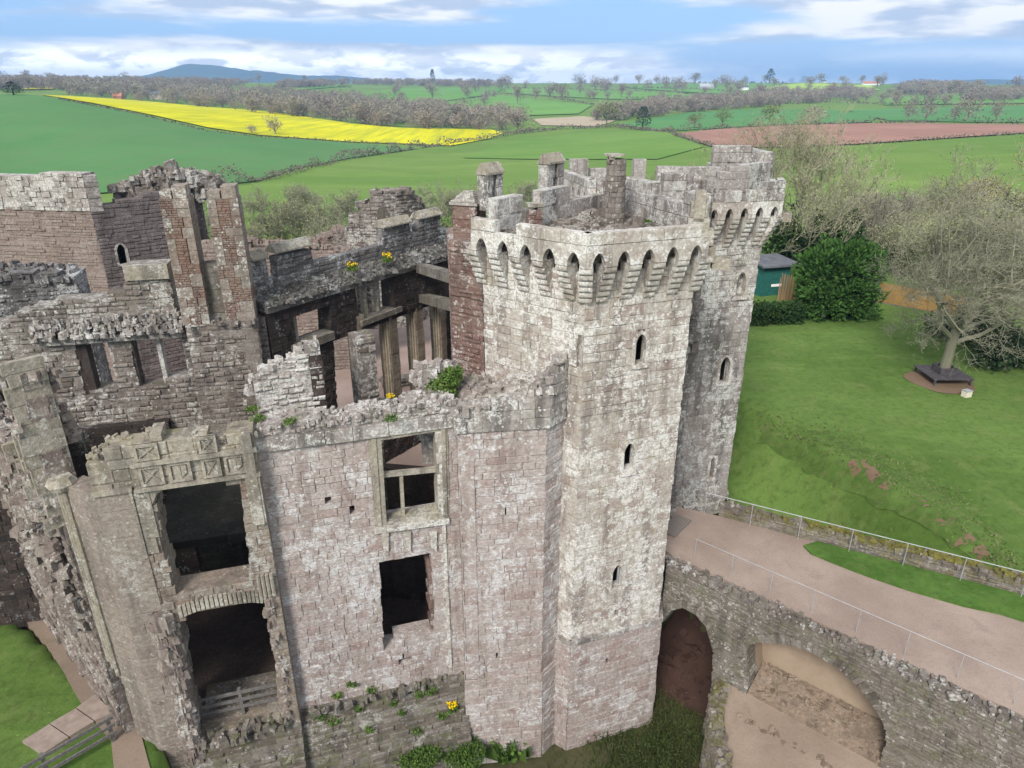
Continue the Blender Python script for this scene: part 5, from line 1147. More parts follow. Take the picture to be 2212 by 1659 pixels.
def hedges():
    H_ = [([(420, 408), (520, 398), (600, 384), (680, 362), (760, 342), (900, 322), (1000, 308), (1080, 298), (1120, 288)], 'thick brown hedge curving between the wheat field and the pasture', 2.4, 3.0, 1.2),
          ([(130, 216), (300, 249), (450, 286), (560, 297), (620, 300)], 'thin dark hedge between wheat and rapeseed, upper part', .8, 1, .4), ([(620, 300), (760, 309), (880, 314), (980, 317)], 'low bank hedge under the right part of the rapeseed', .9, 1.2, .4),
          ([(1452, 292), (1490, 304), (1530, 317), (1565, 323), (1700, 320), (1850, 314)], 'dark hedge rounding the lower left corner of the ploughed field', 1.6, 2, .4), ([(1850, 314), (2000, 304), (2212, 290), (2330, 286)], 'hedge along the lower right edge of the ploughed field', 1.3, 1.6, .5),
          ([(1120, 290), (1200, 280), (1330, 276), (1450, 287)], 'reddish brown hedge at the far side of the central meadow', 2.2, 4, .6), ([(1445, 288), (1600, 277), (1800, 269), (2000, 266), (2230, 269)], 'straggling hedge along the top of the ploughed field', 2.5, 2.5, 1.2),
          ([(760, 206), (850, 226), (960, 222), (1080, 206)], 'hedge looping round the pale slope meadow', 1.6, 2, .4), ([(1080, 204), (1180, 209), (1290, 229)], 'hedge running down the middle green slope', 1.6, 2, .4), ([(1090, 191), (1250, 195), (1460, 201), (1530, 213)], 'long hedge across the upper green slope', 1.6, 2, .4),
          ([(1330, 217), (1440, 209), (1540, 212), (1600, 218)], 'short curved hedge right of the upper slope', 1.6, 2, .4), ([(1350, 190), (1500, 194), (1600, 200)], 'hedge just under the right skyline meadows', 1.6, 2, .4), ([(1640, 228), (1760, 222), (1900, 226), (2230, 228)], 'hedge across the right below the ridge copse', 2.2, 2, .8), ([(1420, 181), (1560, 181), (1700, 181)], 'hedge on the skyline right of centre', 2, 3, .6), ([(1900, 212), (2000, 205), (2100, 203), (2230, 206)], 'hedge beneath the ridge copse at the right', 2, 2.5, .6),
          ([(560, 193), (650, 188), (760, 189)], 'hedge in the small meadow left of the skyline wood', 1.8, 2.5, .6), ([(820, 226), (870, 233), (960, 222)], 'hedge with trees under the pale slope meadow', 2, 2.5, .6)]
    for k, (p, l, h_, w, lu) in enumerate(H_): hedge(p, l, h_, w, seed=k, lumps=lu)
hedges()
def house(px, py, w, d, h, rz, wallm, roofm, label, chim=True):
    x, y, z = cast(px, py); g = thing('house', label, 'house', loc=(x, y, z))
    ca, sa = math.cos(rz), math.sin(rz)
    def q(a, b, c): return (x + a * ca - b * sa, y + a * sa + b * ca, z + c)
    mb = MB(); mb.hexa([q(-w / 2, -d / 2, -1), q(w / 2, -d / 2, -1), q(w / 2, d / 2, -1), q(-w / 2, d / 2, -1), q(-w / 2, -d / 2, h), q(w / 2, -d / 2, h), q(w / 2, d / 2, h), q(-w / 2, d / 2, h)])
    for s in (-1, 1): mb.face([q(s * w / 2, -d / 2, h), q(s * w / 2, d / 2, h), q(s * w / 2, 0, h + d * .42)][::s])
    child(mb, 'wall', wallm, g)
    rf = MB(); rd = h + d * .42
    for s in (-1, 1): rf.face([q(-w / 2 - .4, s * (d / 2 + .4), h - .3), q(w / 2 + .4, s * (d / 2 + .4), h - .3), q(w / 2 + .4, 0, rd + .1), q(-w / 2 - .4, 0, rd + .1)][::-s]); rf.face([q(-w / 2 - .4, s * (d / 2 + .4), h - .1), q(w / 2 + .4, s * (d / 2 + .4), h - .1), q(w / 2 + .4, 0, rd + .3), q(-w / 2 - .4, 0, rd + .3)][::-s])
    r = child(rf, 'roof', roofm, g)
    if chim: c = MB(); k = w * .4; c.hexa([q(k - .5, -.5, rd - 1), q(k + .5, -.5, rd - 1), q(k + .5, .5, rd - 1), q(k - .5, .5, rd - 1), q(k - .5, -.5, rd + 1.3), q(k + .5, -.5, rd + 1.3), q(k + .5, .5, rd + 1.3), q(k - .5, .5, rd + 1.3)]); child(c, 'chimney', wallm, g, up=r)
    for i in range(max(2, int(w / 4))):
        a = -w / 2 + (i + .5) * w / max(2, int(w / 4)); wm = MB(); wm.hexa([q(a - .5, -d / 2 - .06, h * .55), q(a + .5, -d / 2 - .06, h * .55), q(a + .5, -d / 2 + .1, h * .55), q(a - .5, -d / 2 + .1, h * .55), q(a - .5, -d / 2 - .06, h * .85), q(a + .5, -d / 2 - .06, h * .85), q(a + .5, -d / 2 + .1, h * .85), q(a - .5, -d / 2 + .1, h * .85)]); child(wm, 'window', M['slate'], g)
M['white'] = plain('white_render', (.74, .73, .70), (.82, .81, .79), 1, .8, .1, .01)
M['slate'] = plain('slate', (.09, .095, .11), (.15, .155, .17), 2, .7, .2, .01)
M['pinkwall'] = plain('pinkish_house_wall', (.42, .33, .28), (.5, .4, .34), 1, .8, .1, .01)
M['tile'] = plain('orange_tile', (.36, .15, .08), (.45, .2, .11), 2, .8, .2, .01)
M['barn'] = plain('grey_sheeting', (.34, .35, .37), (.42, .43, .45), 2, .6, .1, .01)
house(340, 214, 14, 8, 5.5, .2, M['pinkwall'], M['slate'], 'pinkish house with a slate roof among the bare trees behind the rapeseed'); house(256, 214, 9, 7, 3.0, .1, M['tile'], M['tile'], 'small orange tiled building among bare trees behind the rapeseed', False)
house(1607, 196, 17, 9, 6.5, -.3, M['white'], M['slate'], 'white farmhouse with a slate roof on the far slope'); house(1640, 199, 16, 9, 3, .1, M['white'], M['slate'], 'low dark roofed barn just right of the white farmhouse', False); house(1525, 192, 30, 14, 4.5, .05, M['barn'], M['barn'], 'long grey sheeted barn left of the white farmhouse', False)
house(1702, 178, 16, 10, 6, .3, M['white'], M['slate'], 'white gabled house on the ridge, left of the golden tree'); house(1778, 179, 12, 8, 4.5, -.2, M['white'], M['slate'], 'small white house on the ridge beside the golden tree'); house(1880, 184, 38, 10, 4.0, 0, M['white'], M['tile'], 'long low white building on the right ridge', False)

# ------------------------------------------------------------------ bridge, terrace, paths
N0 = (6.0, 22.1); NDIR = (math.cos(rad(-41)), math.sin(rad(-41))); N1 = (N0[0] + 17 * NDIR[0], N0[1] + 17 * NDIR[1])
F0, F1 = (8.9, 25.3), (26.5, 16.0)
def bridge():
    g = thing('bridge', 'rubble stone bridge with one small dark arch and one wide shallow arch', 'bridge', loc=(10, 19, ZM))
    pl = Plane(N0, N1)
    a1 = pl.pxs([(1425, 1520), (1428, 1345), (1450, 1318), (1475, 1312), (1503, 1326), (1525, 1352), (1540, 1400), (1536, 1480), (1520, 1560), (1500, 1640)])
    a1 = [(max(-.3, s), z) for s, z in a1]; a1[-1] = (a1[-2][0], ZM - .1); a1[0] = (-.3, ZM - .1)
    a2 = pl.pxs([(1617, 1478), (1612, 1404), (1622, 1391), (1645, 1387), (1700, 1391), (1755, 1409), (1810, 1441), (1850, 1478), (1885, 1520), (1908, 1560), (1912, 1600), (1900, 1648)]); a2.append((a2[-1][0], -4.4)); a2.append((a2[0][0], -4.4))
    mb = MB(); wall(mb, pl, ZM, -.12, .75, [a1, a2], course=.14, ln=(.16, .42), rough=.25, proud=.035, seed=300, rag=.03, tr=(.1, .9)); child(mb, 'wall', M['bridge'], g)
    cp = MB(); R = random.Random(4); a = -.2
    while a < pl.L:
        w = R.uniform(.16, .34)
        for j in range(3): cp.rock(pl.P(a + R.uniform(-.05, .05), -.07 + R.uniform(-.03, .05), -.08 - .2 * j + R.uniform(-.05, .05)), w * R.uniform(.4, .62), R, R.random() * .7, 0, .4)
        a += w * .95
    child(cp, 'coping', M['rubble'], g)
    def vouss(poly, i0, i1, hgt, name):
        v = MB(); pts = dens(poly[i0:i1 + 1], .16, False); cx = sum(p[0] for p in pts) / len(pts); cz = min(p[1] for p in pts) - 1.0; R = random.Random(8)
        for k in range(len(pts) - 1):
            A, B = pts[k], pts[k + 1]; o = []
            for p in (A, B):
                dx, dz = p[0] - cx, p[1] - cz; l = math.hypot(dx, dz); h = hgt * R.uniform(.85, 1.15); o.append((p[0] + dx / l * h, p[1] + dz / l * h))
            sh = .012; A2 = (A[0] + (B[0] - A[0]) * .06, A[1] + (B[1] - A[1]) * .06)
            v.slab(pl, [A2, B, o[1], (o[0][0] + (o[1][0] - o[0][0]) * .06, o[0][1] + (o[1][1] - o[0][1]) * .06)], -.7, .045 + R.uniform(-.01, .02), R.random())
        child(v, name, M['bridge'], g)
    vouss(a1, 1, 6, .34, 'arch_ring'); vouss(a2, 1, 9, .36, 'arch_ring')
    # vault of the wide arch: smooth mortared recess
    vt = MB(); pts = dens(a2[0:12], .25, False); n = len(pts); DB = -1.35
    for k in range(n - 1):
        vt.face([pl.P(*pts[k], -.7), pl.P(*pts[k + 1], -.7), pl.P(*pts[k + 1], DB), pl.P(*pts[k], DB)], .5)
    vt.face([pl.P(*p, DB) for p in a2][::-1], .5); child(vt, 'recess', M['sandwall'], g)
    lw = MB(); s0, s1 = a2[0][0], a2[-3][0]; R = random.Random(5)
    lw.hexa([pl.P(s0 + .02, -4.4, -.06), pl.P(s1 + .1, -4.4, -.06), pl.P(s1 + .1, -4.4, DB + .02), pl.P(s0 + .02, -4.4, DB + .02), pl.P(s0 + .02, -4.02, -.06), pl.P(s1 + .1, -4.02, -.06), pl.P(s1 + .1, -3.5, DB + .02), pl.P(s0 + .02, -3.5, DB + .02)], .4)
    for k in range(150):
        a = R.uniform(s0 + .1, s1); d = DB + 1.25 * R.random() ** 1.6 + .04; lw.rock(pl.P(a, -4.04 + .54 * (-.06 - d) / 1.27, d), R.uniform(.06, .2), R, R.random(), 0, .15)
    child(lw, 'ledge', M['sandstone'], g)
    # small arch tunnel, its shade put into the near-black stone colour
    tn = MB(); pts = dens(a1[1:8], .25, False)
    for k in range(len(pts) - 1): tn.face([pl.P(*pts[k], -.7), pl.P(*pts[k + 1], -.7), pl.P(*pts[k + 1], -5.4), pl.P(*pts[k], -5.4)], .4)
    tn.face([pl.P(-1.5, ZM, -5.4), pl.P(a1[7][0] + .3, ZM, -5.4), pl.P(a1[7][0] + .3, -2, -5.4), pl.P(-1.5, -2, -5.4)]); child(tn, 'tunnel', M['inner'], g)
    eb = MB(); eb.hexa([pl.P(-1.5, -7.6, -.8), pl.P(3.2, -7.6, -.8), pl.P(3.2, -7.6, -5.6), pl.P(-1.5, -7.6, -5.6), pl.P(-1.5, -7.3, -.8), pl.P(3.2, -7.0, -.8), pl.P(3.2, -5.9, -5.6), pl.P(-1.5, -6.3, -5.6)]); R = random.Random(3); 
    for k in range(90): f = R.random(); eb.rock(pl.P(R.uniform(-1, 3), -7.1 + 1.1 * f + R.uniform(-.05, .05), -.8 - 4.8 * f), R.uniform(.08, .3), R, R.random(), 0, .3)
    structure(eb.build('earth_bank', M['shaded_earth']))
    # far parapet of moss topped rubble
    fw = MB(); q = Plane(F0, F1); wall(fw, q, -4.2, .42, .6, course=.16, ln=(.18, .45), rough=.25, proud=.04, seed=305, tr=(.1, .9), both=True); rubble(fw, [q.P(0, .42, -.3), q.P(q.L, .42, -.3)], .65, .13, 16, 90, lift=.08); child(fw, 'parapet', M['mossy'], g)
    R = random.Random(6); ms = MB()
    for k in range(260): a = 2.2 + (q.L - 2.4) * R.random() ** .8; ms.rock(q.P(a, .50, -.42 + R.uniform(-.16, .2)), R.uniform(.06, .17), R, R.random(), 0, .4)
    child(ms, 'moss', M['moss'], g)
    pl2 = [pl.P(0, 0, -.55)[:2], pl.P(pl.L, 0, -.55)[:2], (26.3, 15.9), q.P(0, 0, .02)[:2], (7.3, 26.0), (5.9, 23.2)]
    d = MB(); d.column(pl2, -.6, -.02, .5); d_ = d.build('path', M['gravel']); structure(d_)
    # grass verge on the far side of the path
    gp = [atz(*p, 0) for p in ((1735, 1180), (1752, 1197), (1800, 1217), (1870, 1244), (1960, 1275), (2080, 1310), (2160, 1327), (2240, 1352), (2420, 1400))]
    back = [q.P(q.L * f, 0, .06)[:2] for f in np.linspace(1, 0.2, 14)]
    v = MB(); v.column(gp + back, -.1, .05, .5); structure(v.build('grass_verge', M['lawn2']))
    pk = MB()
    for k in range(6): f = k * .13 - .15; pk.box((6.75 + .72 * f, 24.6 - .60 * f, .01), .115, 1.5, .05, rad(-39), .5)
    o = pk.build('plank_bridge', M['wood']); tag(o, 'short run of grey timber planks at the gate threshold', 'planks')
M['sandwall'] = plain('sandy_mortar', (.25, .19, .135), (.335, .26, .19), .7, .95, .35, .03)
M['sandstone'] = stone('sandy_footing', [(.24, .18, .135), (.30, .235, .175), (.35, .275, .21)], .12, (.5, .47, .4), .3, .2, seed=22)
M['mossy'] = stone('mossy_rubble', rub, .4, (.5, .48, .42), .4, .8, (.13, .12, .03), seed=23)
M['moss'] = plain('yellow_green_moss', (.12, .105, .022), (.19, .17, .045), 6, .95, .8, .03)
M['lawn2'] = grass('verge_grass', (.06, .125, .022), (.095, .175, .036), (.15, .165, .06), .5, .6)
bridge()
def terrace():
    pl = Plane(N0, N1)
    pts = [atz(*p, -4.2) for p in ((1560, 1476), (1548, 1520), (1550, 1580), (1568, 1680))] + [(9, 10), (18, 6), (20, 10.5)] + [pl.P(13.5, 0, -.1)[:2], pl.P(2.6, 0, -.1)[:2]]
    t = MB(); t.column([p for p in pts] , -4.6, -4.2, .5); structure(t.build('terrace', M['sand']))
    pv = MB(); s0, s1 = 2.8, 8.6; pv.column([pl.P(s0, 0, 0)[:2], pl.P(s1, 0, 0)[:2], pl.P(s1, 0, -1.3)[:2], pl.P(s0, 0, -1.3)[:2]], -4.6, -4.21, .5); structure(pv.build('terrace', M['sand']))
    g = thing('retaining_wall', 'narrow curved rubble wall holding up the sandy terrace above the moat', 'wall', loc=(8, 19, ZM))
    W = [atz(*p, -4.1) for p in ((1545, 1470), (1532, 1520), (1533, 1580), (1552, 1690))]; W = [W[0], W[1], W[2], W[3]]
    mb = MB()
    for k in range(3):
        a, b = W[k + 1], W[k]; q = Plane(a, b); q = Plane(b, a); wall(mb, q, ZM, -4.0, .5, course=.16, ln=(.16, .4), rough=.25, proud=.04, seed=310 + k, both=True); rubble(mb, [q.P(0, -3.98, -.25), q.P(q.L, -3.98, -.25)], .5, .13, 26, 95 + k)
    child(mb, 'wall', M['mossy'], g)
    # remains of low walls in the terrace surface
    lines = [[(1590, 1545), (1700, 1605), (1800, 1660)], [(1640, 1480), (1760, 1540), (1890, 1605)]]
    for k, ln_ in enumerate(lines):
        R = random.Random(k); m_ = MB()
        P = [atz(*p, -4.2) for p in ln_]
        rubble(m_, [(*p, -4.21) for p in P], .3, .11, 22, 120 + k, lift=.03); o = m_.build('footing', M['sandstone']); tag(o, ('outer', 'inner')[k] + ' line of buried footing stones in the sandy terrace', 'footing')
terrace()
def rail(pts, label, h=1.08, post=.017, top=.019, every=1.9):
    g = thing('railing', label, 'railing', 'thin steel railings along the bridge', loc=(pts[0][0], pts[0][1], 0))
    t = MB(); P = [(x, y, z + h) for x, y, z in pts]; t.tube(P, top, 6, .6)
    child(t, 'top_rail', M['steel'], g); L_ = 0
    q = Plane(pts[0][:2], pts[-1][:2]); n = int(q.L / every)
    for k in range(n + 1):
        p = MB(); s = k * every + .05; p.tube([q.P(s, pts[0][2] - .1), q.P(s, pts[0][2] + h)], post, 5, .5); child(p, 'post', M['steel'], g)
q = Plane(F0, F1); rail([q.P(-.6, .0, .22), q.P(q.L, .0, .22)], 'light steel railing along the mossy far parapet of the bridge')
q = Plane(N0, N1); rail([q.P(.7, .0, -.85), q.P(q.L, .0, -.85)], 'thin steel railing along the near edge of the gravel path', .95, .012, .012, 1.5)
def wood_fence(p0, p1, z, label, posts, rails=(.45, .78, 1.08), hgt=1.15, grp=None):
    g = thing('wooden_fence', label, 'fence', grp, loc=(*p0, z)); q = Plane(p0, p1)
    for s in posts: b = MB(); b.pbox(q, s - .055, s + .055, z - .2, z + hgt, -.12, -.005, .3); child(b, 'post', M['fence'], g)
    for r in rails: b = MB(); b.pbox(q, -.05, q.L + .05, z + r - .06, z + r + .06, .0, .05, .8); child(b, 'rail', M['fence'], g)
pb = Plane(BW0, BW1)
a = pb.px(410, 1525); b = pb.px(604, 1470); wood_fence(pb.P(a[0] - .15, 0, -.75)[:2], pb.P(b[0] + .2, 0, -.75)[:2], -3.35, 'grey three rail timber barrier across the lower bay opening', (.25, 1.55, 2.9), (.40, .72, 1.05))
A = atz(255, 1600, -3.3); B = atz(20, 1740, -3.3); wood_fence(B, A, -3.3, 'grey timber fence ending at a post, low in the left corner', (Plane(B, A).L - .1, Plane(B, A).L - 2.0), (.42, .76, 1.08))
M['soil'] = gravel('worn_soil', (.20, .15, .115), (.26, .195, .15), (.13, .12, .05))
def shaded_rough_bank():
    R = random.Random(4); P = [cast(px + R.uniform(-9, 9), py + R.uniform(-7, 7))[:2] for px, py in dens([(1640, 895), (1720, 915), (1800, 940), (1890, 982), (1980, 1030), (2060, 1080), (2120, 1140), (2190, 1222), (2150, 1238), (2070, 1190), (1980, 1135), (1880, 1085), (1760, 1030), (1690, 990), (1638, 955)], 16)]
    drape('shaded_rough_bank', P, M['bankgrass'], .05, .5)  # rough grass, coloured darker than the lawn to stand for the bank's shade
M['bankgrass'] = grass('shaded_rough_grass', (.068, .118, .025), (.10, .165, .038), (.165, .145, .07), .5, .7)
shaded_rough_bank()
def left_corner():
    so = MB(); so.column([atz(*p, -3.25) for p in ((60, 1290), (110, 1330), (200, 1440), (300, 1570), (330, 1680), (250, 1700), (240, 1600), (186, 1535), (158, 1490), (140, 1455), (105, 1400), (78, 1365), (40, 1325))], -3.6, -3.25, .5); structure(so.build('soil_strip', M['soil']))
    for k, P in enumerate(([(205, 1500), (245, 1538), (205, 1556), (165, 1528)], [(163, 1530), (203, 1558), (150, 1590), (108, 1562)], [(106, 1564), (148, 1592), (92, 1628), (48, 1600)])):
        m_ = MB(); m_.column([atz(*p, -3.17) for p in P], -3.3, -3.17, .5); o = m_.build('paving_slab', M['slabs']); tag(o, ('nearest the ruined corner pier', 'middle one of the short row', 'lowest and farthest left of the short row')[k] and 'pink paving slab, ' + ('nearest the ruined corner pier', 'the middle one of the short row', 'farthest from the ruined corner pier')[k], 'slab', 'pink paving slabs beside the fence')
left_corner()
# ------------------------------------------------------------------ near trees and plants
def grow(mb, R, p, d, length, r, lev, maxlev, tips, bend=.25, up=.15, kids=(5, 7), ratio=.62, kseg=(6, 5, 3, 3, 3), thin=.006):
    n = 4 if lev < 2 else 3; pts = [p]; rr = [r]; d = Vector(d); P = Vector(p)
    for k in range(n):
        d = d + Vector((R.gauss(0, bend), R.gauss(0, bend), R.gauss(0, bend) + up * .3)); d.normalize(); P = P + d * (length / n); pts.append(tuple(P)); rr.append(max(thin, r * (1 - .62 * (k + 1) / n)))
    mb.tube(pts, rr, kseg[min(lev, 4)], R.uniform(.2, .9), 0, False)
    if lev >= maxlev: tips.append(pts[-1]); tips.append(pts[1]); return
    nk = R.randint(*kids)
    for k in range(nk):
        f = R.uniform(.3, 1.0) if lev else R.uniform(.35, 1.0); i = min(n - 1, int(f * n)); q = Vector(pts[i]).lerp(Vector(pts[i + 1]), f * n - i)
        side = Vector((R.gauss(0, 1), R.gauss(0, 1), R.gauss(0, .5))); side -= d * side.dot(d); side.normalize()
        nd = d * R.uniform(.45, .9) + side * R.uniform(.6, 1.1) + Vector((0, 0, up)); nd.normalize()
        grow(mb, R, tuple(q), nd, length * ratio * R.uniform(.7, 1.2), max(thin, r * (1 - .6 * f) * .58), lev + 1, maxlev, tips, bend, up, kids, ratio, kseg, thin)
def bare_tree(name, base, h, label, seed, limbs=7, spread=1.0, trunk=.28, r=.3, maxlev=3, kids=(5, 7), bud=None, budn=1, buds=.10, bark='bark', up=.15, thin=.010, cat='tree', group=None):
    R = random.Random(seed); g = thing(name, label, cat, group, loc=base); t = MB(); c = MB(); tips = []
    x, y, z = base; top = z + h * trunk
    t.tube([(x, y, z - .2), (x, y, z + .3), (x + .05, y, z + h * trunk * .6), (x + .1, y, top)], [r * 1.5, r * 1.08, r * .9, r * .85], 9, .5, 0, False); child(t, 'trunk', M[bark], g)
    for k in range(limbs):
        a = 6.283 * k / limbs + R.uniform(-.4, .4); e = R.uniform(.2, 1.25); d = (math.cos(a) * math.cos(e) * spread, math.sin(a) * math.cos(e) * spread, math.sin(e))
        grow(c, R, (x + .08, y, top - R.uniform(0, .35) * h * trunk), d, h * (1 - trunk) * R.uniform(.45, .66), r * .5, 0, maxlev, tips, .22, up, kids, .58, thin=thin)
    m_ = [M[bark]]
    if bud:
        m_.append(M[bud])
        for p in tips:
            for _ in range(budn): c.leaf((p[0] + R.gauss(0, .25), p[1] + R.gauss(0, .25), p[2] + R.gauss(0, .25)), buds * R.uniform(.6, 1.5), R, R.random(), 1)
    child(c, 'crown', m_, g); return g
def leafy(name, blobs, n, sz, mat, label, cat, seed, asp=1.0, shell=.45, out=.0, stem=None, group=None, droop=0.0):
    """shrub: leaves spread through several overlapping clumps, denser towards their outsides, gaps between"""
    R = random.Random(seed); x0, y0, z0 = blobs[0][0], blobs[0][1], min(b[2] - b[5] for b in blobs); g = thing(name, label, cat, group, loc=(x0, y0, z0)); mb = MB()
    vol = [b[3] * b[4] * b[5] for b in blobs]; tot = sum(v ** .67 for v in vol)
    for b, v in zip(blobs, vol):
        for _ in range(int(n * v ** .67 / tot)):
            d = Vector((R.gauss(0, 1), R.gauss(0, 1), R.gauss(0, 1))); d.normalize(); lump = 1 + (.5 if mat == 'conifer' else .25) * mnoise.noise((d.x * 2.5 + b[0], d.y * 2.5, d.z * 2.5)); rr_ = (shell + (1 - shell) * R.random() ** .6) * lump
            p = (b[0] + d.x * b[3] * rr_, b[1] + d.y * b[4] * rr_, b[2] + d.z * b[5] * rr_)
            if p[2] < z0 - .1: continue
            cl = mnoise.noise((p[0] * 1.1, p[1] * 1.1, p[2] * 1.1))
            if cl < (-.16 if mat == 'conifer' else -.28): continue
            dv = tuple(d * .8 + Vector((0, 0, .3 - droop))) if out else None
            mb.leaf(p, sz * R.uniform(.6, 1.5), R, min(1, max(0, .5 + cl * .6 + R.gauss(0, .2))), 0, asp, dv)
    child(mb, 'foliage', M[mat], g)
    st = MB()
    for b in blobs[:6]: st.tube([(b[0], b[1], z0 - .1), (b[0] + .05, b[1], b[2])], [.06 * max(.3, b[3]), .015], 5, .3, 0, False)
    child(st, 'stem', M['bark'], g); return g
def tuft(name, c, r, h, n, mat, label, cat, seed, flowers=0, group=None, w=.05):
    """small clump: upright blades, some with flower heads; one mesh or plant plus flowers"""
    R = random.Random(seed); mb = MB()
    for _ in range(n):
        a = R.uniform(0, 6.28); q = r * R.random() ** .6; p = (c[0] + q * math.cos(a), c[1] + q * math.sin(a), c[2] - .03); hh = h * R.uniform(.4, 1.1) * (1 - .4 * q / r)
        e = (p[0] + R.gauss(0, .3) * hh, p[1] + R.gauss(0, .3) * hh, p[2] + hh); s = w * R.uniform(.6, 1.3); b = R.uniform(0, 6.28)
        mb.face([(p[0] - s * math.cos(b) * .5, p[1] - s * math.sin(b) * .5, p[2]), (p[0] + s * math.cos(b) * .5, p[1] + s * math.sin(b) * .5, p[2]), (e[0] + s * .3, e[1], e[2] * .5 + p[2] * .5 + .02), e], R.random())
        mb.leaf(e, s * 1.6, R, R.random())
    if not flowers:
        o = mb.build(name, M[mat]); return tag(o, label, cat, group)
    g = thing(name, label, cat, group, loc=c); child(mb, 'leaves', M[mat], g); fm = MB()
    for _ in range(flowers):
        a = R.uniform(0, 6.28); q = r * R.random() ** .5; p = Vector((c[0] + q * math.cos(a), c[1] + q * math.sin(a), c[2] + h * R.uniform(.6, 1.15)))
        for _ in range(3): fm.leaf(tuple(p), w * 1.1, R, R.random())
    child(fm, 'flowers', M['flower'], g); return g
def lawn_side():
    x, y = atz(2035, 815, .2); z = h1(x, y)
    bare_tree('bare_tree', (x, y, z), 13.5, 'large spreading bare tree with a bench built round its trunk', 3, 11, 1.12, .26, .30, 4, (5, 6), 'olivebark', 1, .045, up=.10, thin=.0072, bark='olivebark')
    # bench round the trunk
    g = thing('tree_bench', 'dark square timber bench built round the foot of the big bare tree', 'bench', loc=(x, y, z)); s = MB()
    for k, (dx, dy, w, d) in enumerate(((0, -.85, 2.5, .75), (0, .85, 2.5, .75), (-.87, 0, .74, .94), (.87, 0, .74, .94))):
        for j in range(4):
            if w > d: s.box((x + dx, y + dy + (j - 1.5) * d / 4, z + .42), w, d / 4 - .02, .05, 0, .5)
            else: s.box((x + dx + (j - 1.5) * w / 4, y + dy, z + .42), w / 4 - .02, d, .05, 0, .5)
    child(s, 'seat', M['benchwood'], g); b = MB()
    for k in range(4):
        a = k * math.pi / 2; b.box((x + .48 * math.cos(a), y + .48 * math.sin(a), z + .47), .06 if k % 2 == 0 else .98, .98 if k % 2 == 0 else .06, .42, 0, .4)
    child(b, 'backrest', M['benchwood'], g)
    for dx in (-1.1, 1.1):
        for dy in (-1.1, 1.1): l = MB(); l.box((x + dx, y + dy, z - .05), .1, .1, .47, 0, .3); child(l, 'leg', M['benchwood'], g)
    drape('bare_earth', [(x - .3 + 1.9 * math.cos(a) * (1 + .12 * math.sin(3 * a)), y - .5 + 2.0 * math.sin(a) * (1 + .1 * math.cos(2 * a))) for a in np.linspace(0, 6.28, 26)[:-1]], M['shaded_earth2'], .04, .4)
    bx, by = atz(2086, 858, 0); bz = h1(bx, by); g = thing('stone_marker', 'small cream box marker with a pale sloping lid on the lawn near the bench', 'marker', loc=(bx, by, bz)); m_ = MB(); m_.box((bx, by, bz - .05), .42, .36, .42, .3, .5); child(m_, 'body', M['cream'], g); m_ = MB(); m_.box((bx, by, bz + .372), .46, .40, .04, .3, .9); child(m_, 'lid', M['steel'], g)
    # shed, stick screen, clipped hedge, conifer
    sx, sy = atz(1684, 652, 0); sy += 3.5; sz = h1(sx, sy); rz = .25; g = thing('shed', 'dark green boarded shed with a flat grey overhanging roof', 'shed', loc=(sx, sy, sz)); w = MB(); ca, sa = math.cos(rz), math.sin(rz)
    def cor(a, b): return (sx + a * ca - b * sa, sy + a * sa + b * ca)
    cs = [cor(-1.3, -1.2), cor(1.3, -1.2), cor(1.3, 1.2), cor(-1.3, 1.2)]
    for k in range(4):
        q = Plane(cs[k], cs[(k + 1) % 4])
        for j in range(19): w.hexa([q.P(0, sz + j * .14, .035), q.P(q.L, sz + j * .14, .035), q.P(q.L, sz + j * .14, -.06), q.P(0, sz + j * .14, -.06), q.P(0, sz + j * .14 + .139, .008), q.P(q.L, sz + j * .14 + .139, .008), q.P(q.L, sz + j * .14 + .139, -.06), q.P(0, sz + j * .14 + .139, -.06)], .5)
    child(w, 'wall', M['shedgreen'], g); r_ = MB(); P = [(-1.75, -1.7), (2.1, -1.7), (1.75, 1.6), (-1.55, 1.6)]
    r_.hexa([(*cor(a, b), sz + 2.68 + .08 * (b + 1.7)) for a, b in P] + [(*cor(a, b), sz + 2.84 + .08 * (b + 1.7)) for a, b in P]); child(r_, 'roof', M['slate'], g)
    q = Plane(cs[0], cs[1]); sg = MB(); sg.pbox(q, .9, 2.0, sz + .85, sz + 1.08, .03, .055, .8); child(sg, 'sign', M['white'], g)
    q = Plane(cs[1], cs[2]); sg = MB(); sg.pbox(q, .6, 1.3, sz + 1.4, sz + 2.0, .03, .06, .8); child(sg, 'window', M['slate'], g)
    fx, fy = atz(1709, 655, 0); fy += 1.2; g = thing('stick_screen', 'upright screen of brown split sticks between the shed and the evergreen', 'screen', loc=(fx, fy, 0)); R = random.Random(3)
    for k in range(22):
        s = MB(); a = fx - .75 + k * .072; zz = h1(a, fy) - .1; s.tube([(a, fy + R.uniform(-.05, .05), zz), (a + R.uniform(-.06, .06), fy, zz + R.uniform(1.9, 2.5))], [.035, .028], 5, R.random()); child(s, 'stick', M['sticks'], g)
    cx, cy = atz(1822, 702, 0); cz = h1(cx, cy)
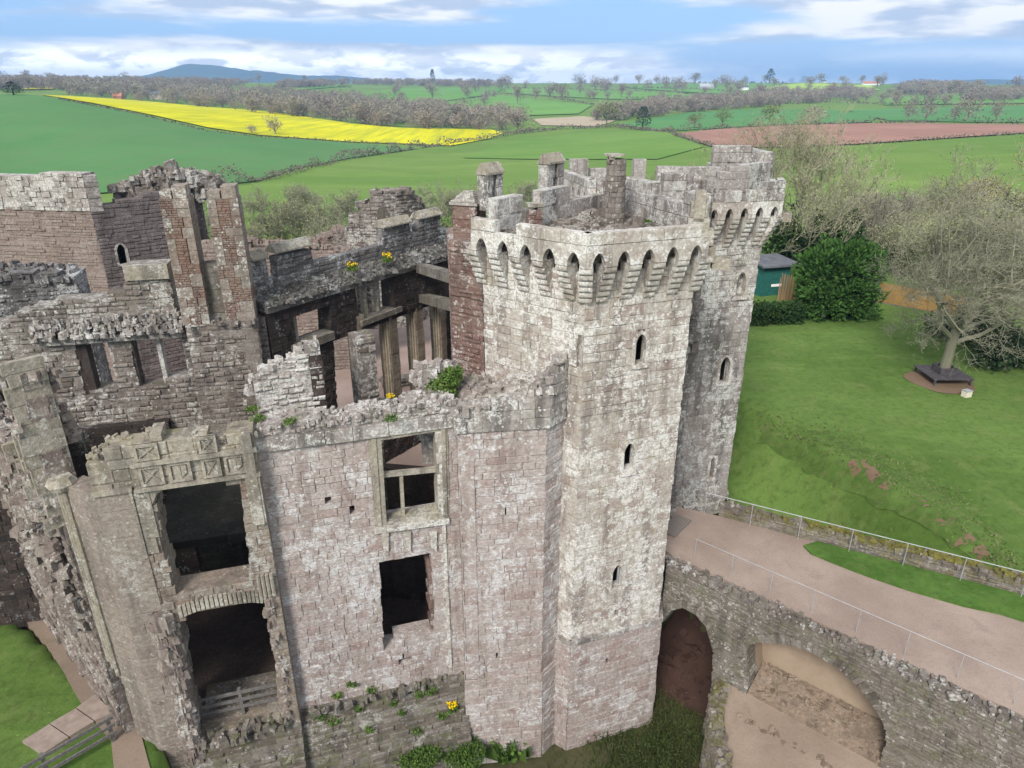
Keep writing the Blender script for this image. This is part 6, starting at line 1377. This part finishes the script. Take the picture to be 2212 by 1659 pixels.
    leafy('evergreen_shrub', [(cx - 1.3, cy + 2.6, cz + 2.7, 1.7, 2.0, 2.8), (cx + .4, cy + 2.3, cz + 2.9, 1.9, 2.0, 3.0), (cx + 1.7, cy + 2.8, cz + 2.8, 1.6, 2.0, 2.8), (cx + .8, cy + 1.4, cz + 1.5, 2.2, 1.5, 1.7), (cx - 1.2, cy + 1.3, cz + 1.3, 1.6, 1.3, 1.5), (cx + .1, cy + 3, cz + 4.2, 1.6, 1.6, 1.5)], 30000, .15, 'conifer', 'big dense bright green conifer clump beside the shed', 'shrub', 4, 2.2, .5, 1)
    hx, hy = atz(1690, 705, 0); R = random.Random(7); mb = MB()
    for _ in range(5200):
        a = R.uniform(-2.6, 1.8); e = R.uniform(-.8, .8); z = R.random() ** .7 * 1.55; mb.leaf((hx + a, hy + .9 + e + .1 * a, h1(hx, hy) + z), .17 * R.uniform(.6, 1.4), R, R.random())
    g = thing('clipped_hedge', 'low square clipped dark hedge in front of the shed', 'hedge', loc=(hx, hy, 0)); child(mb, 'foliage', M['ivy'], g)
    # orange panel screen
    A, B = atz(1890, 655, 0), atz(2036, 668, 0); B = (B[0], B[1] - 3.0); g = thing('panel_fence', 'long orange brown board fence panel leaning behind the big bare tree', 'fence', loc=(*A, 0)); q = Plane(A, B); zz = min(h1(*A), h1(*B))
    for k in range(int(q.L / .9) + 1):
        b = MB(); a0 = k * .9; b.pbox(q, a0, min(q.L, a0 + .893), zz + .12, zz + 1.75, -.04, .0, .2 + .6 * ((k * 3) % 5) / 5); child(b, 'panel', M['orange'], g)
    b = MB(); b.pbox(q, 0, q.L, zz - .2, zz + .12, -.06, -.02, .3); child(b, 'base_rail', M['fence'], g)
    # trees on the right
    tx, ty = atz(1735, 560, 0); tx, ty = aty(1745, 300, 68)[0], 68; tz = h1(tx, ty)
    bare_tree('bare_tree', (tx, ty, tz), 16.5, 'tall pale budding tree with upright branches behind the right tower', 11, 10, .62, .12, .26, 4, (4, 5), 'bud', 1, .11, up=.42, thin=.013, bark='palebark')
    bl = [(tx - 2.5 + k * 1.0, ty - 2 + (k % 3) * .8, tz + 3.0 + 1.6 * ((k * 37) % 5) / 5, 1.5, 1.4, 2.2 + .5 * ((k * 7) % 3)) for k in range(9)]; leafy('ivy_thicket', bl, 7500, .26, 'ivy', 'dark ivy thicket under the tall pale tree behind the right tower', 'shrub', 8, 1.0, .4)
    RB = random.Random(31)
    sp = [(1850, 470, 82, 10, 'grey bare thorn left of the big bench tree, behind the evergreen', 'bud'), (1900, 520, 74, 9, 'tangled grey bare shrub just right of the evergreen', None), (1960, 470, 88, 10, 'misty grey bare tree behind the orange fence, left of its middle', 'bud'), (2075, 470, 86, 11, 'misty bare tree behind the crown of the bench tree', 'bud'), (2170, 480, 80, 12, 'bare tree with rusty buds at the right edge', 'golden'), (2120, 560, 66, 9, 'low grey bare tree behind the bench tree at the right', 'bud'), (1830, 430, 100, 10, 'pale grey tree half hidden by the tall pale tree', 'bud'), (2250, 560, 60, 12, 'bare tree cut off by the right edge of the lawn', 'bud')]
    for k, (px, py, d, hh, lb, bd) in enumerate(sp):
        x, _, _ = aty(px, py, d); z = h1(x, d); bare_tree('bare_tree', (x, d, z), hh, lb, 50 + k, 8, 1.0, .1, .16, 3, (5, 7), bd, 2, .16, up=.25, thin=.016)
    for k, (px, d, rx, hh, mat, lb, n, sz) in enumerate(((2010, 112, 4.5, 6, 'weed', 'bright green leafing thorn behind the bare trees on the right', 3200, .32), (1950, 108, 4, 4.5, 'evergreen', 'dark evergreen bush behind the grey bare trees', 2200, .34), (2205, 95, 3.5, 9, 'golden', 'golden brown tree at the right edge above the thicket', 2600, .32), (2165, 47, 2.6, 2.6, 'ivy', 'dark ivy bank at the right side of the lawn', 4200, .2), (2230, 43, 2.4, 2.4, 'evergreen', 'evergreen bank cut by the right edge beside the lawn', 3600, .2), (2060, 66, 4.0, 2.6, 'brush', 'brown bramble bank behind the orange fence', 3600, .24), (1900, 70, 3.8, 3.5, 'evergreen', 'dark shrub between the evergreen and the orange fence', 3400, .26), (1850, 90, 6, 6, 'hedge', 'grey brown thicket behind the evergreen', 4200, .34), (2110, 92, 8, 5.5, 'hedge', 'grey brown thicket behind the bench tree', 5200, .34))):
        x, _, _ = aty(px, 500, d); z = h1(x, d); R = random.Random(k); bl = [(x + R.uniform(-.7, .7) * rx, d + R.uniform(-.6, .6) * rx, z + hh * R.uniform(.3, .62), rx * R.uniform(.35, .6), rx * R.uniform(.35, .6), hh * R.uniform(.28, .42)) for _ in range(7)]; leafy('shrub', bl, n, sz, mat, lb, 'shrub', 20 + k)
M['shaded_earth2'] = gravel('crumbling_bank', (.15, .10, .06), (.19, .125, .085), (.11, .12, .04))
M['palebark'] = foliage('pale_twigs', [(.22, .20, .14), (.32, .30, .21), (.38, .36, .27)])
M['benchwood'] = plain('dark_bench_timber', (.05, .042, .045), (.10, .09, .095), 4, .7, .4, .01)
M['cream'] = plain('cream_box', (.58, .53, .40), (.66, .6, .48), 3, .8, .2, .01)
M['shedgreen'] = plain('green_boards', (.012, .085, .07), (.02, .115, .095), 3, .7, .2, .01)
M['sticks'] = foliage('split_sticks', [(.17, .095, .045), (.26, .16, .085), (.34, .23, .13)])
M['orange'] = plain('orange_boards', (.25, .145, .045), (.32, .19, .06), 1.5, .8, .3, .01, (1, 1, .3))
lawn_side()
def thicket():
    R = random.Random(19); lb = 'misty leafless scrub tree in the thicket beyond the lawn'; G = 'scrub trees of the thicket beyond the lawn'; P = []
    for k in range(3): P.append(bare_tree('bare_tree', (0, 0, 0), 8, lb, 190 + k, 9, .95, .08, .10, 3, (5, 6), 'bud', 2, .13, up=.3, thin=.016, bark='palebark', group=G))
    n = 0
    for d, x0, x1, m in ((72, 1840, 2260, 8), (84, 1850, 2260, 9), (98, 1830, 2260, 9)):
        for q in range(m):
            px = x0 + (x1 - x0) * (q + R.random()) / m; x, _, _ = aty(px, 480, d); y = d + R.uniform(-5, 5); z = h1(x, y)
            if n < 3: g = P[n]
            else:
                src = R.choice(P); g = src.copy(); S.collection.objects.link(g)
                for c in src.children: o = c.copy(); S.collection.objects.link(o); o.parent = g
            n += 1; k = R.uniform(.7, 1.15); g.location = (x, y, z); g.scale = (k * 1.15, k * 1.15, k); g.rotation_euler = (0, 0, R.uniform(0, 6.28))
thicket()
def scrub():
    R = random.Random(9)
    lb = 'grey green leafless scrub tree on the slope just behind the castle walls'
    protos = []
    for k in range(3):
        g = bare_tree('bare_tree', (0, 0, 0), 8, lb, 90 + k, 9, .75, .08, .10, 3, (4, 6), 'bud', 2, .14, up=.4, thin=.018, group='scrub trees behind the castle'); protos.append(g)
    sp = [(430, 480, 120), (480, 470, 130), (545, 500, 110), (590, 470, 120), (640, 490, 115), (690, 470, 125), (740, 460, 130), (560, 440, 150), (650, 440, 150), (900, 420, 140), (940, 400, 150), (980, 400, 145), (1010, 390, 160), (1080, 380, 150), (1130, 360, 165), (1160, 390, 140), (1210, 370, 160), (1320, 370, 150), (1400, 370, 160), (1460, 370, 155), (1280, 350, 175), (410, 440, 150), (1500, 400, 120), (1560, 380, 130), (720, 500, 100), (500, 520, 95)]
    for i, (px, py, d) in enumerate(sp):
        x, _, _ = aty(px, py, d); z = h1(x, d); s = R.uniform(.75, 1.25)
        if i < 3: g = protos[i]
        else:
            src = R.choice(protos); g = src.copy(); S.collection.objects.link(g)
            for c in src.children: q = c.copy(); S.collection.objects.link(q); q.parent = g
        g.location = (x, d, z); g.scale = (s, s, s); g.rotation_euler = (0, 0, R.uniform(0, 6.28))
    for k, (px, py, d, lb2) in enumerate(((455, 470, 118, 'low olive ground scrub behind the two tall chimneys'), (600, 490, 108, 'low olive ground scrub behind the crenellated wall'), (700, 470, 118, 'low olive ground scrub left of the rounded ruin'), (1000, 400, 140, 'low brown ground scrub behind the capped red pier'), (1150, 390, 140, 'low brown ground scrub behind the tall merlons'), (1350, 380, 150, 'low olive ground scrub behind the round chimney'))):
        x, _, _ = aty(px, py, d); z = h1(x, d); mb = MB()
        for _ in range(2600): a, b = R.gauss(0, 7), R.gauss(0, 6); mb.leaf((x + a, d + b, h1(x, d) + R.random() ** 1.5 * 2.6 - .6), .34 * R.uniform(.5, 1.4), R, R.random(), 0, 1.6, (0, 0, 1))
        o = mb.build('scrub', M['twiggreen']); tag(o, lb2, 'scrub', kind='stuff')
scrub()
def wall_plants():
    cp = CWP
    def on(px, py, d=.05): s, z = cp.px(px, py); return cp.P(s, z, d)
    c = atz(950, 850, 7.9); R = random.Random(4)
    leafy('ivy_clump', [(c[0], c[1] + .35, 7.85, .5, .45, .5), (c[0] + .3, c[1] + .45, 8.25, .35, .35, .35), (c[0] - .05, c[1] + .0, 7.4, .42, .25, .5), (c[0] + .55, c[1] + .6, 8.35, .16, .16, .22)], 3600, .08, 'weed', 'bright green ivy clump hanging over the turret rim', 'plant', 5)
    G = 'green tufts rooted in the apartment wall plinth'; lab = 'small green tuft growing out of the rough plinth'
    pq = [(775, 1530), (730, 1505), (800, 1492), (850, 1520), (905, 1500), (760, 1480), (930, 1490), (690, 1545), (720, 1560), (870, 1545), (960, 1560), (560, 1610), (420, 1620), (640, 1600), (800, 1590), (905, 1600)]
    for k, (px, py) in enumerate(pq):
        s, z = cp.px(px, py, .3); d = .05 + .42 * max(0, -3.42 - z) ; s, z = cp.px(px, py, d); d = .03 + .42 * max(0, -3.42 - z); tuft('weed_tuft', cp.P(s, z, d), R.uniform(.13, .26), .2, 70, 'weed', lab, 'plant', 60 + k, group=G, w=.05)
    for k, (px, py, n, lb) in enumerate(((905, 1630, 420, 'broad bank of green weeds at the foot of the apartment wall'), (1000, 1630, 260, 'green weeds in the corner between plinth and turret'), (545, 1650, 160, 'weeds at the bottom below the bay plinth'))):
        s, z = cp.px(px, py, 1.2); d = .45 * max(0, -3.42 - z); s, z = cp.px(px, py, d); tuft('weed_bank', cp.P(s, z, d), .8, .42, n * 3, 'weed', lb, 'plant', 80 + k, w=.045)
    s, z = cp.px(978, 1530, .6); d = .05 + .42 * max(0, -3.42 - z); s, z = cp.px(978, 1530, d); tuft('wallflower', cp.P(s, z, d), .22, .26, 90, 'weed', 'yellow wallflower in bloom low on the plinth beside the turret', 'plant', 90, 60, w=.05)
    pw = Plane(LA, LB_); s, z = pw.px(772, 590, .3); tuft('wallflower', pw.P(s, z + .1, .0), .25, .3, 60, 'weed', 'yellow wallflower on the ledge, the left one of two', 'plant', 91, 24, w=.05); s, z = pw.px(848, 570, .3); tuft('wallflower', pw.P(s, z + .1, .0), .25, .3, 70, 'weed', 'yellow wallflower on the ledge nearer the red side wall', 'plant', 92, 26, w=.05)
    c = atz(838, 862, 4.5); s, z = pw.px(838, 862); tuft('wallflower', pw.P(s, z, .2), .2, .25, 40, 'weed', 'yellow wallflower on a dark sill between the window piers', 'plant', 93, 44, w=.05)
    for k, (px, py, zz, lb) in enumerate(((1090, 1640, ZM, 'tall thin weed at the foot of the pinkish turret, left one'), (1112, 1620, ZM, 'tall thin weed at the foot of the pinkish turret, right one'))):
        x, y = atz(px, py, zz); y = min(y, 19.5); tuft('tall_weed', (x, y, zz), .25, 1.5, 90, 'weed', lb, 'plant', 95 + k, w=.09)
    t = MB(); Rr = random.Random(2)
    def blade(x, y, hh, dry):
        a = Rr.uniform(0, 6.28); s = .03; e = (x + Rr.gauss(0, .4) * hh, y + Rr.gauss(0, .4) * hh, ZM + hh); tn = Rr.uniform(.0, .25) if dry else Rr.uniform(.3, .8)
        if dry and Rr.random() < .4: tn = .95
        t.face([(x - s * math.cos(a), y - s * math.sin(a), ZM - .05), (x + s * math.cos(a), y + s * math.sin(a), ZM - .05), e], tn); t.leaf(e, .06, Rr, tn)
    for _ in range(5200):
        px, py = Rr.gauss(1425, 70), Rr.gauss(1620, 62)
        if px > 1518 or py > 1720: continue
        x, y = atz(px, py, ZM); cl = mnoise.noise((x * .9, y * .9, 3)); blade(x, y, Rr.uniform(.1, .5) * (1.0 + cl), Rr.random() < .25 + .5 * (py < 1590))
    o = t.build('undergrowth', M['brush']); tag(o, 'dark tangled brush in the moat at the foot of the gatehouse', 'undergrowth', kind='stuff')
    # tufts on wall heads
    hd = [(845, 905, 7.9), (625, 912, 7.9), (560, 905, 7.9), (545, 885, 8.0)]
    for k, (px, py, z) in enumerate(hd): x, y = atz(px, py, z); tuft('weed_tuft', (x, y, z), .2, .18, 60, 'weed', 'small green tuft on the rubble top of the apartment wall', 'plant', 110 + k, group='green tufts on the apartment wall head', w=.04)
    for k, (px, py, lb) in enumerate(((1398, 478, 'moss tuft at the foot of the round chimney'), (1452, 475, 'bright moss cushion on the gatehouse tower roof'))): x, y = atz(px, py, 12.75); tuft('moss_tuft', (x, y, 12.72), .14, .12, 50, 'weed', lb, 'plant', 120 + k, w=.04)
wall_plants()
def scarp():
    R = random.Random(8)
    pxp = [(1868, 1004, 1.1, .8), (1880, 1014, .9, .6), (1935, 1045, .7, .3), (1990, 1080, .6, .25), (2050, 1120, .6, .3), (2090, 1160, .5, .35), (2115, 1190, .4, .35)]
    for px, py, a, b in pxp:
        for q in range(3):
            x, y, z = cast(px + R.gauss(0, 14), py + R.gauss(0, 7) + 6); ph = R.uniform(0, 6); k = R.uniform(.18, .55); rz = R.uniform(-.9, -.3)
            drape('bare_earth', [(x + u * math.cos(rz) - v * math.sin(rz), y + u * math.sin(rz) + v * math.cos(rz)) for u, v in ((a * k * math.cos(w) * (1 + .3 * math.sin(3 * w + ph) + .2 * math.sin(7 * w)), b * k * 1.2 * math.sin(w) * (1 + .25 * math.cos(4 * w + ph) + .15 * math.sin(9 * w + ph))) for w in np.linspace(0, 6.28, 30)[:-1])], M['shaded_earth2'], .04, .3)
    mb = MB()
    pp = dens([(1640, 905), (1700, 925), (1780, 950), (1870, 985), (1930, 1030), (2010, 1060), (2080, 1110), (2130, 1180), (2190, 1230)], 3, False)
    for px, py in pp:
        for _ in range(9):
            x, y, z = cast(px + R.gauss(0, 22), py + R.gauss(0, 16)); hh = R.uniform(.03, .14); a = R.uniform(0, 6.28)
            mb.face([(x - .05 * math.cos(a), y - .05 * math.sin(a), z), (x + .05 * math.cos(a), y + .05 * math.sin(a), z), (x + R.gauss(0, .12), y + R.gauss(0, .12), z + hh)], R.random())
    o = mb.build('rough_grass', M['weed' if False else 'roughblades']); tag(o, 'long rough grass along the edge of the ditch bank', 'grass', kind='stuff')
M['roughblades'] = foliage('rough_grass_blades', [(.075, .12, .03), (.10, .15, .04), (.16, .17, .07), (.13, .13, .055)])
scarp()
# ------------------------------------------------------------------ air
def haze():
    mb = MB(); mb.hexa([(-9500, -1200, -60), (9500, -1200, -60), (9500, 9500, -60), (-9500, 9500, -60), (-9500, -1200, 185), (9500, -1200, 185), (9500, 9500, 185), (-9500, 9500, 185)])
    m = bpy.data.materials.new('haze_air'); m.use_nodes = True; t = NT(m.node_tree); t.N.clear(); out = t.n('ShaderNodeOutputMaterial'); v = t.n('ShaderNodeVolumePrincipled'); v.inputs['Color'].default_value = (.38, .63, 1, 1); v.inputs['Density'].default_value = 1.6e-4; t.L.new(v.outputs[0], out.inputs['Volume'])
    tag(mb.build('haze', m), 'thin blue air over the whole valley', 'haze', kind='stuff')
haze()
